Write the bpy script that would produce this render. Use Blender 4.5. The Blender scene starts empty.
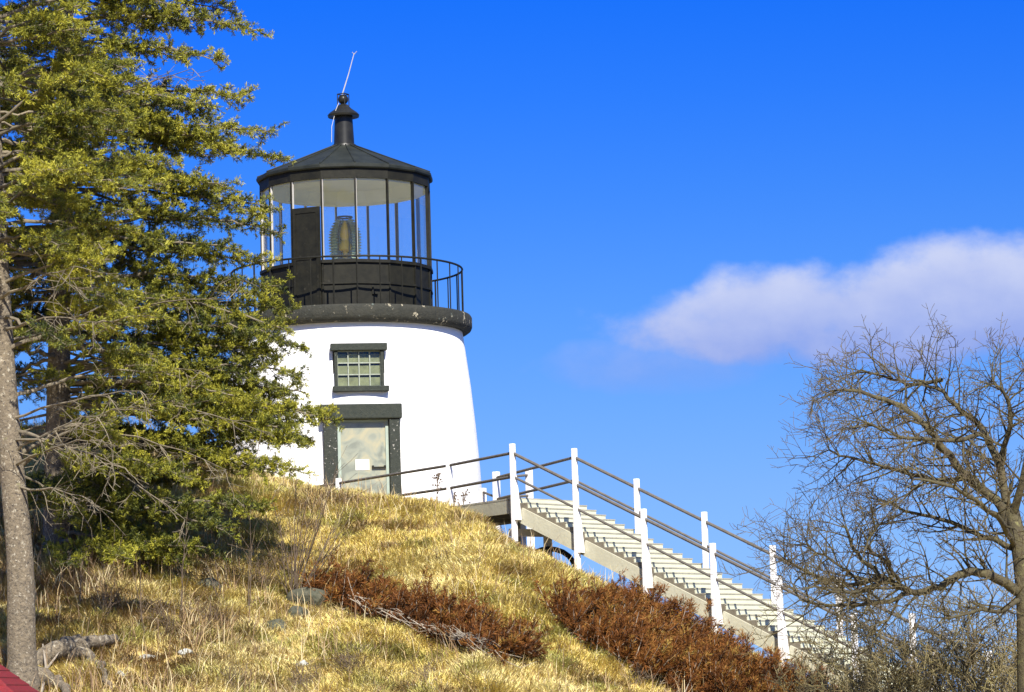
import bpy, math, random
import numpy as np
from mathutils import Vector, Matrix, Euler
R = math.radians
random.seed(7); RNG = np.random.default_rng(11)
S = bpy.context.scene; COL = S.collection

# ------------------------------------------------------------------ camera
W_, H_, F_ = 1024, 692, 3000.0
PITCH, ROLL = math.atan((690-346)/F_), R(-1.6)
cd = bpy.data.cameras.new('camera'); cam = bpy.data.objects.new('camera', cd); COL.objects.link(cam)
CM = (Matrix.Rotation(R(90)+PITCH, 4, 'X') @ Matrix.Rotation(ROLL, 4, 'Z'))
cam.matrix_world = CM
cd.sensor_width = 36; cd.lens = F_*36/W_; cd.clip_start = .1; cd.clip_end = 60000
S.camera = cam
C3 = CM.to_3x3(); C3i = C3.inverted()
# ------------------------------------------------------------------ light
SUN_EL, SUN_AZ = R(42), R(14)          # azimuth measured from straight behind the camera, to its right when positive
tosun = Vector((math.sin(SUN_AZ)*math.cos(SUN_EL), -math.cos(SUN_AZ)*math.cos(SUN_EL), math.sin(SUN_EL)))
sd = bpy.data.lights.new('sun', 'SUN'); sd.energy = 5.0; sd.angle = R(.5); sd.color = (1, .95, .86)
so = bpy.data.objects.new('sun', sd); COL.objects.link(so)
so.rotation_euler = tosun.to_track_quat('Z', 'Y').to_euler(); so.location = (0, -20, 40)
S.view_settings.view_transform = 'Standard'; S.view_settings.look = 'None'
S.view_settings.exposure = 0.95; S.view_settings.gamma = 1; S.view_settings.use_curve_mapping = False

w = bpy.data.worlds.new('World'); S.world = w; w.use_nodes = True
nt = w.node_tree; nt.nodes.clear()
def N(t, **k):
    n = nt.nodes.new(t)
    for a, b in k.items(): setattr(n, a, b)
    return n
def LK(a, b): nt.links.new(a, b)
def val(n, i, v):
    if hasattr(v, 'node'): LK(v, n.inputs[i])
    else: n.inputs[i].default_value = v
def M_(op, a, b=0.0, c=0.0, clamp=False):
    n = N('ShaderNodeMath', operation=op, use_clamp=clamp); val(n, 0, a); val(n, 1, b); val(n, 2, c); return n.outputs[0]
out = N('ShaderNodeOutputWorld'); bg = N('ShaderNodeBackground'); LK(bg.outputs[0], out.inputs[0])
sky = N('ShaderNodeTexSky', sky_type='NISHITA', sun_disc=False)
sky.sun_elevation = SUN_EL; sky.sun_rotation = math.atan2(tosun.x, tosun.y)
sky.altitude = 300; sky.air_density = 1.0; sky.dust_density = .3; sky.ozone_density = 3.0
# a soft fair-weather cloud low in the sky, placed by direction (azimuth and height above the horizon)
tc = N('ShaderNodeTexCoord'); sx = N('ShaderNodeSeparateXYZ'); LK(tc.outputs['Generated'], sx.inputs[0])
X, Y, Z = sx.outputs
# clear deep winter azure: the low sky is filtered bluer than the model's hazy horizon
hs = N('ShaderNodeMix', data_type='RGBA', blend_type='MULTIPLY'); hs.inputs['Factor'].default_value = 1
rmp = N('ShaderNodeValToRGB'); LK(M_('DIVIDE', Z, .7, clamp=True), rmp.inputs[0])
stops = [(.0, (.183, .348, .855)), (.03, (.19, .322, .715)), (.065, (.19, .312, .645)), (.097, (.165, .307, .635)), (.127, (.133, .298, .655)), (.163, (.087, .272, .70)), (.195, (.051, .249, .76)), (.227, (.025, .230, .81)), (.34, (.055, .30, .92)), (.62, (.6, .75, 1.0))]
for i, (p_, c_) in enumerate(stops):
    e_ = rmp.color_ramp.elements[i] if i < 2 else rmp.color_ramp.elements.new(p_/.7)
    e_.position = p_/.7; e_.color = (*c_, 1)
LK(sky.outputs[0], hs.inputs[6]); LK(rmp.outputs[0], hs.inputs[7])
yy = M_('MAXIMUM', Y, .05)
tx = M_('DIVIDE', X, yy); tz = M_('DIVIDE', Z, yy)
cmb = N('ShaderNodeCombineXYZ'); LK(tx, cmb.inputs[0]); LK(tz, cmb.inputs[2])
def noise(scale, detail, rough=.55, zs=1.0):
    mp = N('ShaderNodeMapping'); mp.inputs['Scale'].default_value = (scale, scale, scale*zs); LK(cmb.outputs[0], mp.inputs[0])
    n = N('ShaderNodeTexNoise'); n.inputs['Scale'].default_value = 1; n.inputs['Detail'].default_value = detail
    n.inputs['Roughness'].default_value = rough; LK(mp.outputs[0], n.inputs['Vector']); return n.outputs['Fac']
n1 = noise(40, 7, .55, 1.4); n2 = noise(16, 2, .5, 1.5)
u = M_('SUBTRACT', tx, .137); v0 = M_('SUBTRACT', tz, .1262)
v = M_('SUBTRACT', v0, M_('MULTIPLY', u, .045))
ul = M_('DIVIDE', M_('MINIMUM', u, 0.0), .101)
ur = M_('DIVIDE', M_('MAXIMUM', u, 0.0), .11)
hh = M_('ADD', .0200, M_('MULTIPLY', M_('MAXIMUM', u, -.1), .02))
vv = M_('DIVIDE', v, hh)
d = M_('SUBTRACT', 1.0, M_('ADD', M_('MULTIPLY', vv, vv), M_('ADD', M_('MULTIPLY', ul, ul), M_('MULTIPLY', ur, ur))))
d = M_('ADD', d, M_('ADD', M_('MULTIPLY', M_('SUBTRACT', n1, .5), 1.6), M_('MULTIPLY', M_('SUBTRACT', n2, .5), 2.2)))
ms = N('ShaderNodeMapRange', interpolation_type='SMOOTHSTEP'); LK(d, ms.inputs[0])
ms.inputs[1].default_value = -.22; ms.inputs[2].default_value = .62; ms.inputs[3].default_value = 0; ms.inputs[4].default_value = .90
front = M_('GREATER_THAN', Y, .1)
# thin veil left of the cloud
u2 = M_('DIVIDE', M_('SUBTRACT', tx, .052), .05); v2 = M_('DIVIDE', M_('SUBTRACT', tz, .108), .011)
d2 = M_('SUBTRACT', 1.0, M_('ADD', M_('MULTIPLY', u2, u2), M_('MULTIPLY', v2, v2)))
d2 = M_('MULTIPLY', M_('MAXIMUM', M_('ADD', d2, M_('MULTIPLY', M_('SUBTRACT', n1, .5), 2.0)), 0.0), .34, clamp=True)
fac = M_('MULTIPLY', M_('MAXIMUM', ms.outputs[0], d2), front)
mixc = N('ShaderNodeMix', data_type='RGBA'); LK(fac, mixc.inputs['Factor'])
LK(hs.outputs[2], mixc.inputs[6])
cr = N('ShaderNodeMix', data_type='RGBA'); LK(M_('ADD', M_('ADD', .12, M_('MULTIPLY', vv, .55)), M_('MULTIPLY', n1, .9), clamp=True), cr.inputs['Factor'])
cr.inputs[6].default_value = (1.5, 2.0, 4.25, 1); cr.inputs[7].default_value = (3.35, 3.6, 4.75, 1)
LK(cr.outputs[2], mixc.inputs[7])
LK(mixc.outputs[2], bg.inputs['Color']); bg.inputs['Strength'].default_value = .1

# ------------------------------------------------------------------ helpers
def P(px, py, Yw):
    dv = C3 @ Vector(((px-W_/2)/F_, -(py-H_/2)/F_, -1.0))
    return dv * (Yw/dv.y)
def pix(p):
    c = C3i @ Vector(p); return (W_/2 + F_*c.x/-c.z, H_/2 - F_*c.y/-c.z)

def props(o, label=None, cat=None, group=None, kind=None):
    for k, v in (('label', label), ('category', cat), ('group', group), ('kind', kind)):
        if v: o[k] = v
    return o
def thing(name, loc, label, cat, group=None):
    o = bpy.data.objects.new(name, None); COL.objects.link(o); o.location = loc; o.empty_display_size = .2
    return props(o, label, cat, group)
def origin(o):
    v = Vector((0, 0, 0))
    while o is not None: v += o.location; o = o.parent
    return v
def link_mesh(name, me, mat, parent=None, loc=None):
    o = bpy.data.objects.new(name, me); COL.objects.link(o)
    if mat:
        me.materials.append(mat)
    if parent: o.parent = parent
    if loc is not None: o.location = loc
    return o
def np_mesh(name, V, T, mat, parent=None, col=None, loc=None, smooth=False):
    """V (n,3) world coordinates, T (m,3) triangles, col optional (n,3) colour attribute"""
    V = np.asarray(V, dtype=np.float32); T = np.asarray(T, dtype=np.int32)
    off = origin(parent) if parent else Vector((0, 0, 0))
    if loc is not None: off = off + Vector(loc)
    V = V - np.array(off, dtype=np.float32)
    me = bpy.data.meshes.new(name)
    me.vertices.add(len(V)); me.vertices.foreach_set('co', V.ravel())
    me.loops.add(T.size); me.loops.foreach_set('vertex_index', T.ravel())
    me.polygons.add(len(T)); me.polygons.foreach_set('loop_start', np.arange(0, T.size, 3, dtype=np.int32))
    me.update(calc_edges=True); me.validate()
    if smooth: me.polygons.foreach_set('use_smooth', np.ones(len(T), dtype=bool))
    if col is not None:
        a = me.color_attributes.new('tone', 'FLOAT_COLOR', 'POINT')
        c = np.ones((len(V), 4), dtype=np.float32); c[:, :3] = col; a.data.foreach_set('color', c.ravel())
    return link_mesh(name, me, mat, parent, loc)

class MB:
    def __init__(s): s.v = []; s.f = []
    def add(s, vs, fs):
        b = len(s.v); s.v += [Vector(p) for p in vs]; s.f += [tuple(i+b for i in f) for f in fs]; return s
    def box(s, c, size, rot=None, taper=None):
        x, y, z = size[0]/2, size[1]/2, size[2]/2
        vs = [Vector((a*x, b*y, e*z)) for e in (-1, 1) for a, b in ((-1, -1), (1, -1), (1, 1), (-1, 1))]
        if taper:
            for q in vs[4:]: q.x *= taper; q.y *= taper
        if rot is not None: vs = [rot @ q for q in vs]
        c = Vector(c)
        return s.add([q+c for q in vs], [(3, 2, 1, 0), (4, 5, 6, 7), (0, 1, 5, 4), (1, 2, 6, 5), (2, 3, 7, 6), (3, 0, 4, 7)])
    def beam(s, a, b, wd, ht, up=Vector((0, 0, 1))):
        a, b = Vector(a), Vector(b); d = (b-a); L = d.length; d.normalize()
        sd = d.cross(up).normalized(); u = sd.cross(d).normalized()
        m = Matrix((sd, d, u)).transposed()
        return s.box((a+b)/2, (wd, L, ht), m)
    def tube(s, pts, rad, n=6, cap=True):
        pts = [Vector(p) for p in pts]
        if not hasattr(rad, '__len__'): rad = [rad]*len(pts)
        rings = []; vs = []; pu = None
        for i, p in enumerate(pts):
            d = (pts[min(i+1, len(pts)-1)] - pts[max(i-1, 0)]).normalized()
            if pu is None:
                pu = Vector((0, 0, 1)) if abs(d.z) < .9 else Vector((1, 0, 0))
            sd = d.cross(pu).normalized(); pu = sd.cross(d).normalized()
            rings.append(len(vs))
            for k in range(n):
                a = 2*math.pi*k/n
                vs.append(p + (sd*math.cos(a) + pu*math.sin(a))*rad[i])
        fs = []
        for i in range(len(pts)-1):
            for k in range(n):
                a, b = rings[i]+k, rings[i]+(k+1) % n
                fs.append((a, b, b+n, a+n))
        if cap:
            fs.append(tuple(range(n-1, -1, -1))); fs.append(tuple(rings[-1]+k for k in range(n)))
        return s.add(vs, fs)
    def lathe(s, c, prof, n=48, a0=0.0, closed=False):
        c = Vector(c); vs = []; fs = []
        for r, z in prof:
            for k in range(n):
                a = a0 + 2*math.pi*k/n
                vs.append(c + Vector((r*math.sin(a), -r*math.cos(a), z)))
        m = len(prof)
        for i in range(m-1 if not closed else m):
            j = (i+1) % m
            for k in range(n):
                k2 = (k+1) % n
                fs.append((i*n+k, i*n+k2, j*n+k2, j*n+k))
        return s.add(vs, fs)
    def build(s, name, mat, parent=None, smooth=None, bevel=0, loc=None):
        off = origin(parent) if parent else Vector((0, 0, 0))
        if loc is not None: off = off + Vector(loc)
        me = bpy.data.meshes.new(name)
        me.from_pydata([tuple(p-off) for p in s.v], [], s.f); me.update(); me.validate()
        if smooth is not None:
            me.shade_smooth(); me.set_sharp_from_angle(angle=R(smooth))
        o = link_mesh(name, me, mat, parent, loc)
        if bevel:
            b = o.modifiers.new('bevel', 'BEVEL'); b.width = bevel; b.segments = 2; b.limit_method = 'ANGLE'; b.angle_limit = R(40)
        return o

# ------------------------------------------------------------------ materials
def mat(name, col, rough=.7, var=None, scale=6, detail=6, bump=0, bscale=None, metal=0, spec=.5, spots=None, attr=False, trans=0, coat=0):
    """colour varied by object-space noise; spots = (colour, scale, threshold, softness) adds worn patches"""
    m = bpy.data.materials.new(name); m.use_nodes = True; t = m.node_tree
    b = t.nodes['Principled BSDF']; b.inputs['Roughness'].default_value = rough; b.inputs['Metallic'].default_value = metal
    b.inputs['Specular IOR Level'].default_value = spec
    if coat: b.inputs['Coat Weight'].default_value = coat
    c = t.nodes.new('ShaderNodeTexCoord')
    def nz(sc, dt=detail, ro=.6):
        n = t.nodes.new('ShaderNodeTexNoise'); n.inputs['Scale'].default_value = sc; n.inputs['Detail'].default_value = dt
        n.inputs['Roughness'].default_value = ro; t.links.new(c.outputs['Object'], n.inputs['Vector']); return n.outputs['Fac']
    def mr(x, a, e, lo=0., hi=1.):
        n = t.nodes.new('ShaderNodeMapRange'); t.links.new(x, n.inputs[0])
        for i, q in enumerate((a, e, lo, hi)): n.inputs[i+1].default_value = q
        return n.outputs[0]
    def mix(f, A, B, mode='MIX'):
        n = t.nodes.new('ShaderNodeMix'); n.data_type = 'RGBA'; n.blend_type = mode
        for i, q in ((0, f), (6, A), (7, B)):
            if hasattr(q, 'node'): t.links.new(q, n.inputs[i])
            else: n.inputs[i].default_value = q if i == 0 else (*q, 1)
        return n.outputs[2]
    if attr:
        a = t.nodes.new('ShaderNodeAttribute'); a.attribute_name = 'tone'; cur = a.outputs['Color']
    else:
        cur = mix(mr(nz(scale), .3, .7), col, var if var else tuple(x*.8 for x in col))
    if spots:
        for sc_, s_s, s_t, s_w in ([spots] if not isinstance(spots, list) else spots):
            cur = mix(mr(nz(s_s, 8, .7), s_t, s_t+s_w), cur, sc_)
    t.links.new(cur, b.inputs['Base Color'])
    if bump:
        bn = t.nodes.new('ShaderNodeBump'); bn.inputs['Strength'].default_value = bump; bn.inputs['Distance'].default_value = .03
        t.links.new(nz(bscale or scale*4, 6), bn.inputs['Height']); t.links.new(bn.outputs[0], b.inputs['Normal'])
    if trans:
        tr = t.nodes.new('ShaderNodeBsdfTranslucent'); t.links.new(cur, tr.inputs['Color'])
        ms_ = t.nodes.new('ShaderNodeMixShader'); ms_.inputs[0].default_value = trans
        t.links.new(b.outputs[0], ms_.inputs[1]); t.links.new(tr.outputs[0], ms_.inputs[2])
        t.links.new(ms_.outputs[0], t.nodes['Material Output'].inputs[0])
    return m
def glassmat(name, tint=(1, 1, 1), refl=.07, rough=.01, salt=0):
    m = bpy.data.materials.new(name); m.use_nodes = True; t = m.node_tree
    t.nodes.remove(t.nodes['Principled BSDF'])
    tr = t.nodes.new('ShaderNodeBsdfTransparent'); tr.inputs[0].default_value = (*tint, 1)
    gl = t.nodes.new('ShaderNodeBsdfGlossy'); gl.inputs['Roughness'].default_value = rough
    ms_ = t.nodes.new('ShaderNodeMixShader'); lw = t.nodes.new('ShaderNodeLayerWeight'); lw.inputs[0].default_value = .15
    mm = t.nodes.new('ShaderNodeMath'); mm.operation = 'MULTIPLY_ADD'; t.links.new(lw.outputs['Fresnel'], mm.inputs[0]); mm.inputs[1].default_value = .3; mm.inputs[2].default_value = refl
    t.links.new(mm.outputs[0], ms_.inputs[0]); t.links.new(tr.outputs[0], ms_.inputs[1]); t.links.new(gl.outputs[0], ms_.inputs[2])
    o_ = ms_.outputs[0]
    if salt:    # thin salt film on the panes
        df = t.nodes.new('ShaderNodeBsdfDiffuse'); df.inputs[0].default_value = (.8, .82, .8, 1); m2 = t.nodes.new('ShaderNodeMixShader'); m2.inputs[0].default_value = salt
        t.links.new(o_, m2.inputs[1]); t.links.new(df.outputs[0], m2.inputs[2]); o_ = m2.outputs[0]
    t.links.new(o_, t.nodes['Material Output'].inputs[0]); return m

MT = dict(
    white_wall=mat('white painted brick', (.82, .81, .79), .75, (.77, .76, .73), 1.5, bump=.35, bscale=9, spots=((.60, .57, .52), 2.2, .70, .12)),
    granite=mat('dark granite', (.010, .015, .010), .8, (.026, .031, .021), 14, bump=.5, bscale=40, spots=[((.33, .32, .29), 22, .68, .04)]),
    granite_worn=mat('worn dark granite', (.011, .015, .010), .8, (.026, .031, .022), 14, bump=.5, bscale=40, spots=[((.5, .47, .42), 16, .61, .05)]),
    deck=mat('gallery stone painted dark', (.012, .013, .008), .85, (.028, .027, .018), 7, bump=.7, bscale=18, spots=[((.33, .29, .2), 5, .60, .03), ((.10, .12, .10), 9, .62, .05)]),
    black=mat('black painted iron', (.006, .006, .0038), .6, (.016, .015, .009), 5, bump=.15, bscale=12, spec=.2, spots=((.055, .048, .034), 7, .62, .15)),
    roof=mat('dark roof metal', (.009, .011, .0085), .6, (.024, .027, .021), 3, spec=.25, bump=.2, bscale=6),
    vent=mat('vent metal', (.009, .009, .007), .4, (.02, .019, .015), 5, spec=.3),
    ceiling=mat('lantern ceiling paint', (.70, .71, .56), .8, (.62, .64, .50), 3),
    floor=mat('lantern floor paint', (.55, .54, .46), .8, (.45, .44, .38), 3),
    glass=glassmat('lantern glass', (.985, .99, .985), .02, salt=.013),
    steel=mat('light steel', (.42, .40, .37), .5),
    lens=None,
    brass=mat('brass', (1.0, .68, .10), .35, (.9, .55, .06), 10),
    door=mat('pale green painted door', (.30, .36, .30), .5, (.24, .29, .25), 4),
    window_bar=mat('grey green glazing bar', (.30, .33, .26), .6, (.2, .22, .17), 12),
    paper=mat('white paper', (.85, .84, .80), .8),
    rail=mat('weathered grey rail', (.085, .072, .058), .7, (.13, .115, .095), 10, bump=.3),
    white_post=mat('white painted timber', (.80, .78, .76), .6, (.70, .67, .63), 3, bump=.2, bscale=14, spots=((.45, .40, .33), 6, .68, .08)),
    stringer=mat('pale grey painted timber', (.47, .45, .33), .7, (.39, .37, .27), 3, bump=.25, bscale=12, spots=((.28, .26, .19), 5, .62, .12)),
    riser=mat('pale riser board', (.58, .58, .42), .7, (.50, .50, .36), 3, bump=.2, bscale=12),
    tread=mat('weathered tread timber', (.36, .34, .26), .8, (.27, .25, .19), 6, bump=.3),
    dark_wood=mat('dark stained timber', (.12, .10, .07), .85, (.18, .155, .11), 5, bump=.3),
    pipe=mat('black plastic pipe', (.012, .014, .02), .35, (.02, .02, .03), 6),
    bark=mat('spruce bark', (.20, .16, .105), .95, (.10, .08, .055), 18, bump=1.0, bscale=26, spots=[((.36, .32, .24), 16, .57, .05), ((.055, .045, .035), 24, .56, .05), ((.20, .19, .09), 5, .64, .08)]),
    limb=mat('spruce limb bark', (.22, .18, .12), .9, (.10, .085, .055), 9, bump=.6, bscale=30),
    needles=mat('spruce needles', None, .55, attr=True, trans=.12, spec=.25),
    lichen=mat('lichened bark', (.040, .030, .018), .9, (.095, .080, .032), 9, bump=.8, bscale=26, spots=[((.19, .18, .065), 7, .60, .08)]),
    twig=mat('bare twig', (.042, .024, .014), .8, (.105, .085, .028), 2.5),
    shrub_twig=mat('mossy shrub twig', (.11, .075, .042), .8, (.24, .205, .075), 2.0),
    twig_grey=mat('grey dead twig', (.34, .29, .22), .85, (.22, .18, .13), 6),
    twig_brown=mat('brown sapling stem', (.075, .048, .03), .85, (.13, .095, .06), 6),
    rust=mat('rust juniper sprays', None, .7, attr=True, trans=.1, spec=.15),
    grass=mat('dry grass', None, .75, attr=True, trans=.22, spec=.2),
    rock=mat('grey ledge rock', (.040, .042, .024), .9, (.10, .095, .062), 8, bump=1, bscale=18, spots=((.05, .06, .04), 6, .55, .1)),
    rock_pale=mat('pale field stone', (.42, .41, .36), .9, (.30, .30, .26), 8, bump=.8, bscale=20),
    shingle=mat('red roof shingle', (.20, .008, .010), .7, (.13, .006, .009), 8, bump=.6, bscale=30),
    shed_wall=mat('white clapboard', (.75, .74, .70), .7),
    sea=mat('sea water', (.02, .05, .10), .15, (.03, .06, .12), .02, bump=.4, bscale=.6),
    ground=mat('turf soil', (.55, .42, .14), .95, (.36, .26, .09), .9, bump=1, bscale=9, spots=[((.12, .085, .045), 1.3, .60, .1), ((.42, .34, .14), 3.2, .60, .12)]),
)
# prism glass of the lens: ribbed greenish glass
m = bpy.data.materials.new('prism glass'); m.use_nodes = True; b = m.node_tree.nodes['Principled BSDF']
b.inputs['Base Color'].default_value = (.46, .56, .36, 1); b.inputs['Roughness'].default_value = .2; b.inputs['Transmission Weight'].default_value = .45; b.inputs['IOR'].default_value = 1.5
MT['lens'] = m

# ------------------------------------------------------------------ numpy value noise
_G = np.random.default_rng(3).random((256, 256))
def vnoise(x, y):
    x = np.asarray(x, float); y = np.asarray(y, float)
    xi, yi = np.floor(x).astype(int), np.floor(y).astype(int); fx, fy = x-xi, y-yi
    fx = fx*fx*(3-2*fx); fy = fy*fy*(3-2*fy)
    g = lambda a, b: _G[a % 256, b % 256]
    return (g(xi, yi)*(1-fx)+g(xi+1, yi)*fx)*(1-fy) + (g(xi, yi+1)*(1-fx)+g(xi+1, yi+1)*fx)*fy
def fbm(x, y, o=4):
    s = 0; a = .5
    for i in range(o): s = s + a*vnoise(x*2**i+17*i, y*2**i+31*i); a *= .5
    return s
def sstep(a, b, x): t = np.clip((x-a)/(b-a), 0, 1); return t*t*(3-2*t)

# ------------------------------------------------------------------ terrain
RIDGE = [(-500, 440, 62), (-100, 432, 62), (60, 436, 62), (180, 449, 61), (230, 467, 60.3), (270, 482, 59.5), (330, 497, 59), (400, 506, 58), (449, 514, 57.2), (480, 526, 56), (515, 551, 54.9),
         (579, 580, 54), (645, 610, 53), (712, 638, 52.3), (785, 680, 51.4), (860, 712, 50.5), (960, 770, 49.5), (1300, 1000, 47)]
_rp = [P(*q) for q in RIDGE]
RX = np.array([p.x for p in _rp]); RY = np.array([p.y for p in _rp]); RZ = np.array([p.z for p in _rp])
def ground_z(X, Y):
    X = np.asarray(X, float); Y = np.asarray(Y, float)
    zr = np.interp(X, RX, RZ); yr = np.interp(X, RX, RY)
    d = yr - Y; df = np.maximum(d, 0)
    zf = zr - .335*(np.sqrt(df**2+1.4**2)-1.4)
    zb = -1.8 - .25*np.maximum(X-4, 0)*(1-np.exp(-np.maximum(X-4, 0)/3)) - .25*np.maximum(X-9, 0)
    k = .5; zf = np.log(np.exp(np.clip(zf/k, -60, 60))+np.exp(np.clip(zb/k, -60, 60)))*k
    e = np.maximum(-d, 0)
    left = 1-sstep(-1.3, .3, X)
    plat = np.where(X > -8, 3.62, zr)
    zl = zr + (plat-zr)*sstep(0, 4.5, e) - .45*np.maximum(Y-75, 0)
    zrgt = zr - .55*(np.sqrt(e**2+1)-1)
    zbk = zl*left + zrgt*(1-left)
    z = np.where(d > 0, zf, zbk)
    z = z - .5*np.maximum(np.abs(X)-45, 0) - .5*np.maximum(-Y-40, 0)
    bump = (fbm(X*.7, Y*.7, 4)-.47)*.36 + (fbm(X*2.3+50, Y*2.3, 3)-.44)*.30
    return np.maximum(z + bump*sstep(3, 8, np.hypot(X, Y)), -40)
def gz(x, y): return float(ground_z(x, y))
def G(px, py, y0=36, y1=66):
    """point where the ray through a photo pixel meets the ground"""
    ys = np.linspace(y0, y1, 1200); p = P(px, py, 1.0)
    zz = ground_z(p.x*ys, ys); hit = np.nonzero(zz >= p.z*ys)[0]
    i = hit[0] if len(hit) else len(ys)-1
    return Vector((p.x*ys[i], ys[i], zz[i]))

xs = np.unique(np.concatenate([np.linspace(-160, -30, 40), np.linspace(-30, -14, 50), np.linspace(-14, 9, 231), np.linspace(9, 30, 50), np.linspace(30, 160, 40)]))
ys = np.unique(np.concatenate([np.linspace(-130, -5, 30), np.linspace(-5, 38, 70), np.linspace(38, 66, 281), np.linspace(66, 90, 50), np.linspace(90, 190, 40)]))
XX, YY = np.meshgrid(xs, ys); ZZ = ground_z(XX, YY)
V = np.stack([XX.ravel(), YY.ravel(), ZZ.ravel()], 1); nx, ny = len(xs), len(ys)
ii = (np.arange(ny-1)[:, None]*nx + np.arange(nx-1)[None]).ravel()
T = np.concatenate([np.stack([ii, ii+1, ii+nx+1], 1), np.stack([ii, ii+nx+1, ii+nx], 1)])
g = np_mesh('ground', V, T, MT['ground'], smooth=True); props(g, 'steep hillside of dry yellow turf below the lighthouse', 'ground', kind='structure')
n = 96; vs = [(0, 0, -24)] + [(30000*math.cos(2*math.pi*k/n), 30000*math.sin(2*math.pi*k/n), -24) for k in range(n)]
sea = MB().add(vs, [(0, 1+k, 1+(k+1) % n) for k in range(n)]).build('water', MT['sea']); props(sea, 'open blue sea around the headland', 'sea', kind='structure')

# ------------------------------------------------------------------ lighthouse
TY = 68.0; PXM = TY/F_
ax = P(347.5, 300, TY); AX = ax.x
def zt(py): return P(347.5 + (py-300)*math.tan(-ROLL), py, TY).z
def rp(px): return px*PXM*1.004
base = Vector((AX, TY, 3.4))
LH = thing('lighthouse', base, 'short round white lighthouse with black lantern room and domed vent on the hilltop', 'lighthouse')
C0 = Vector((AX, TY, 0))
def lath(prof, **k): return MB().lathe(C0, prof, **k)
def ring(mb, prof, **k): return mb.lathe(C0, prof, **k)
wall_prof = [(rp(131.5), 2.6), (rp(131), zt(515)), (rp(128.6), zt(470)), (rp(125.5), zt(430)), (rp(121.6), zt(390)), (rp(116.5), zt(350)), (rp(114.5), zt(335))]
wp = sorted([(z, r) for r, z in wall_prof])
def wall_r(z): return float(np.interp(z, [a for a, _ in wp], [b for _, b in wp]))
prof = [(wall_r(z), z) for z in np.linspace(2.6, zt(335), 40)]
PH = R(7.7); YF = TY-2.66; mpp = YF/F_
def zf(py, px=360): return P(px, py, YF).z
def half_ang(dpx, z): return dpx*mpp/wall_r(z)
OPEN = [(PH+half_ang(-22.6, zf(370)), PH+half_ang(22.6, zf(370)), zf(387.5), zf(350.5)), (PH+half_ang(-25.5, zf(440)), PH+half_ang(30.0, zf(440)), 3.3, zf(419))]
angs = set(np.round(np.linspace(0, 2*math.pi, 97)[:-1], 6)); zls = set(np.round(np.linspace(2.6, zt(335), 40), 5))
for a0_, a1_, z0_, z1_ in OPEN: angs |= {a0_, a1_}; zls |= {z0_, z1_}
angs = sorted(angs); zls = sorted(zls); mb = MB(); na = len(angs)
vs = [(AX+wall_r(z)*math.sin(a), TY-wall_r(z)*math.cos(a), z) for z in zls for a in angs]; fs = []
for i in range(len(zls)-1):
    for k in range(na):
        am = (angs[k]+(angs[(k+1) % na] if k < na-1 else 2*math.pi))/2; zm = (zls[i]+zls[i+1])/2
        if any(a0_ < am < a1_ and z0_ < zm < z1_ for a0_, a1_, z0_, z1_ in OPEN): continue
        fs.append((i*na+k, i*na+(k+1) % na, (i+1)*na+(k+1) % na, (i+1)*na+k))
mb.add(vs, fs)
for a0_, a1_, z0_, z1_ in OPEN:      # plastered reveals
    def cp(a, z, dp): r = wall_r(z)-dp; return (AX+r*math.sin(a), TY-r*math.cos(a), z)
    for (aa, za), (ab, zb2) in (((a0_, z0_), (a0_, z1_)), ((a0_, z1_), (a1_, z1_)), ((a1_, z1_), (a1_, z0_)), ((a1_, z0_), (a0_, z0_))):
        mb.add([cp(aa, za, 0), cp(ab, zb2, 0), cp(ab, zb2, .4), cp(aa, za, .4)], [(0, 1, 2, 3)])
    mb.add([cp(a0_, z0_, .4), cp(a1_, z0_, .4), cp(a1_, z1_, .4), cp(a0_, z1_, .4)], [(0, 1, 2, 3)])
mb.build('tower_wall', MT['white_wall'], LH, smooth=50)
zd0, zd1 = zt(336), zt(319.5)
ro = rp(124.5)
lath([(rp(70), zd0), (ro-.10, zd0), (ro-.03, zd0+.05), (ro, zd0+.12), (ro, zd1-.05), (ro-.03, zd1), (rp(70), zd1)], n=96).build('gallery_deck', MT['deck'], LH, smooth=50)
# lantern: 16 sides
NS, A0 = 16, R(9.8); rl = rp(85.5); aps = rl*math.cos(math.pi/NS)
def corner(k, r, z): a = A0+2*math.pi*k/NS; return Vector((AX+r*math.sin(a), TY-r*math.cos(a), z))
zs, zh, ze = zt(271.5), zt(191.5), zt(182.5)
lw = lath([(rl, zd1-.02), (rl, zs), (rl-.10, zs), (rl-.10, zd1-.02)], n=NS, a0=A0)
lw.build('lantern_wall', MT['black'], LH)
bm_ = MB()
for za, hb, pr in ((zt(294), .045, .035), (zs-.03, .07, .05)):
    bm_.lathe(C0, [(rl-.02, za-hb/2), (rl+pr, za-hb/2), (rl+pr, za+hb/2), (rl-.02, za+hb/2)], n=NS, a0=A0, closed=True)
bm_.build('lantern_wall_band', MT['black'], LH)
lath([(rl-.02, zh-.01), (rl+.02, zh-.01), (rl+.02, ze+.06), (rl-.02, ze+.06)], n=NS, a0=A0, closed=True).build('lantern_head_band', MT['black'], LH)
DOOR = NS-2    # panel carrying the gallery door, between corner NS-2 and NS-1
pane_mesh = None
for k in range(NS):
    a = A0+2*math.pi*k/NS; dr = Vector((math.sin(a), -math.cos(a), 0)); tg = Vector((math.cos(a), math.sin(a), 0))
    rot = Matrix((tg, dr, Vector((0, 0, 1)))).transposed()
    mb = MB().box(corner(k, rl-.015, (zd1+zh)/2), (.036, .07, zh-zd1), rot)
    gb = mb.build('glazing_bar', MT['black'], LH)
    MB().box(corner(k, rl-.03, (zs+zh)/2)+tg*.024, (.013, .05, zh-zs), rot).build('bar_glint_strip', MT['steel'], gb)  # added pale strip standing in for the sun glint along the bar edge
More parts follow.
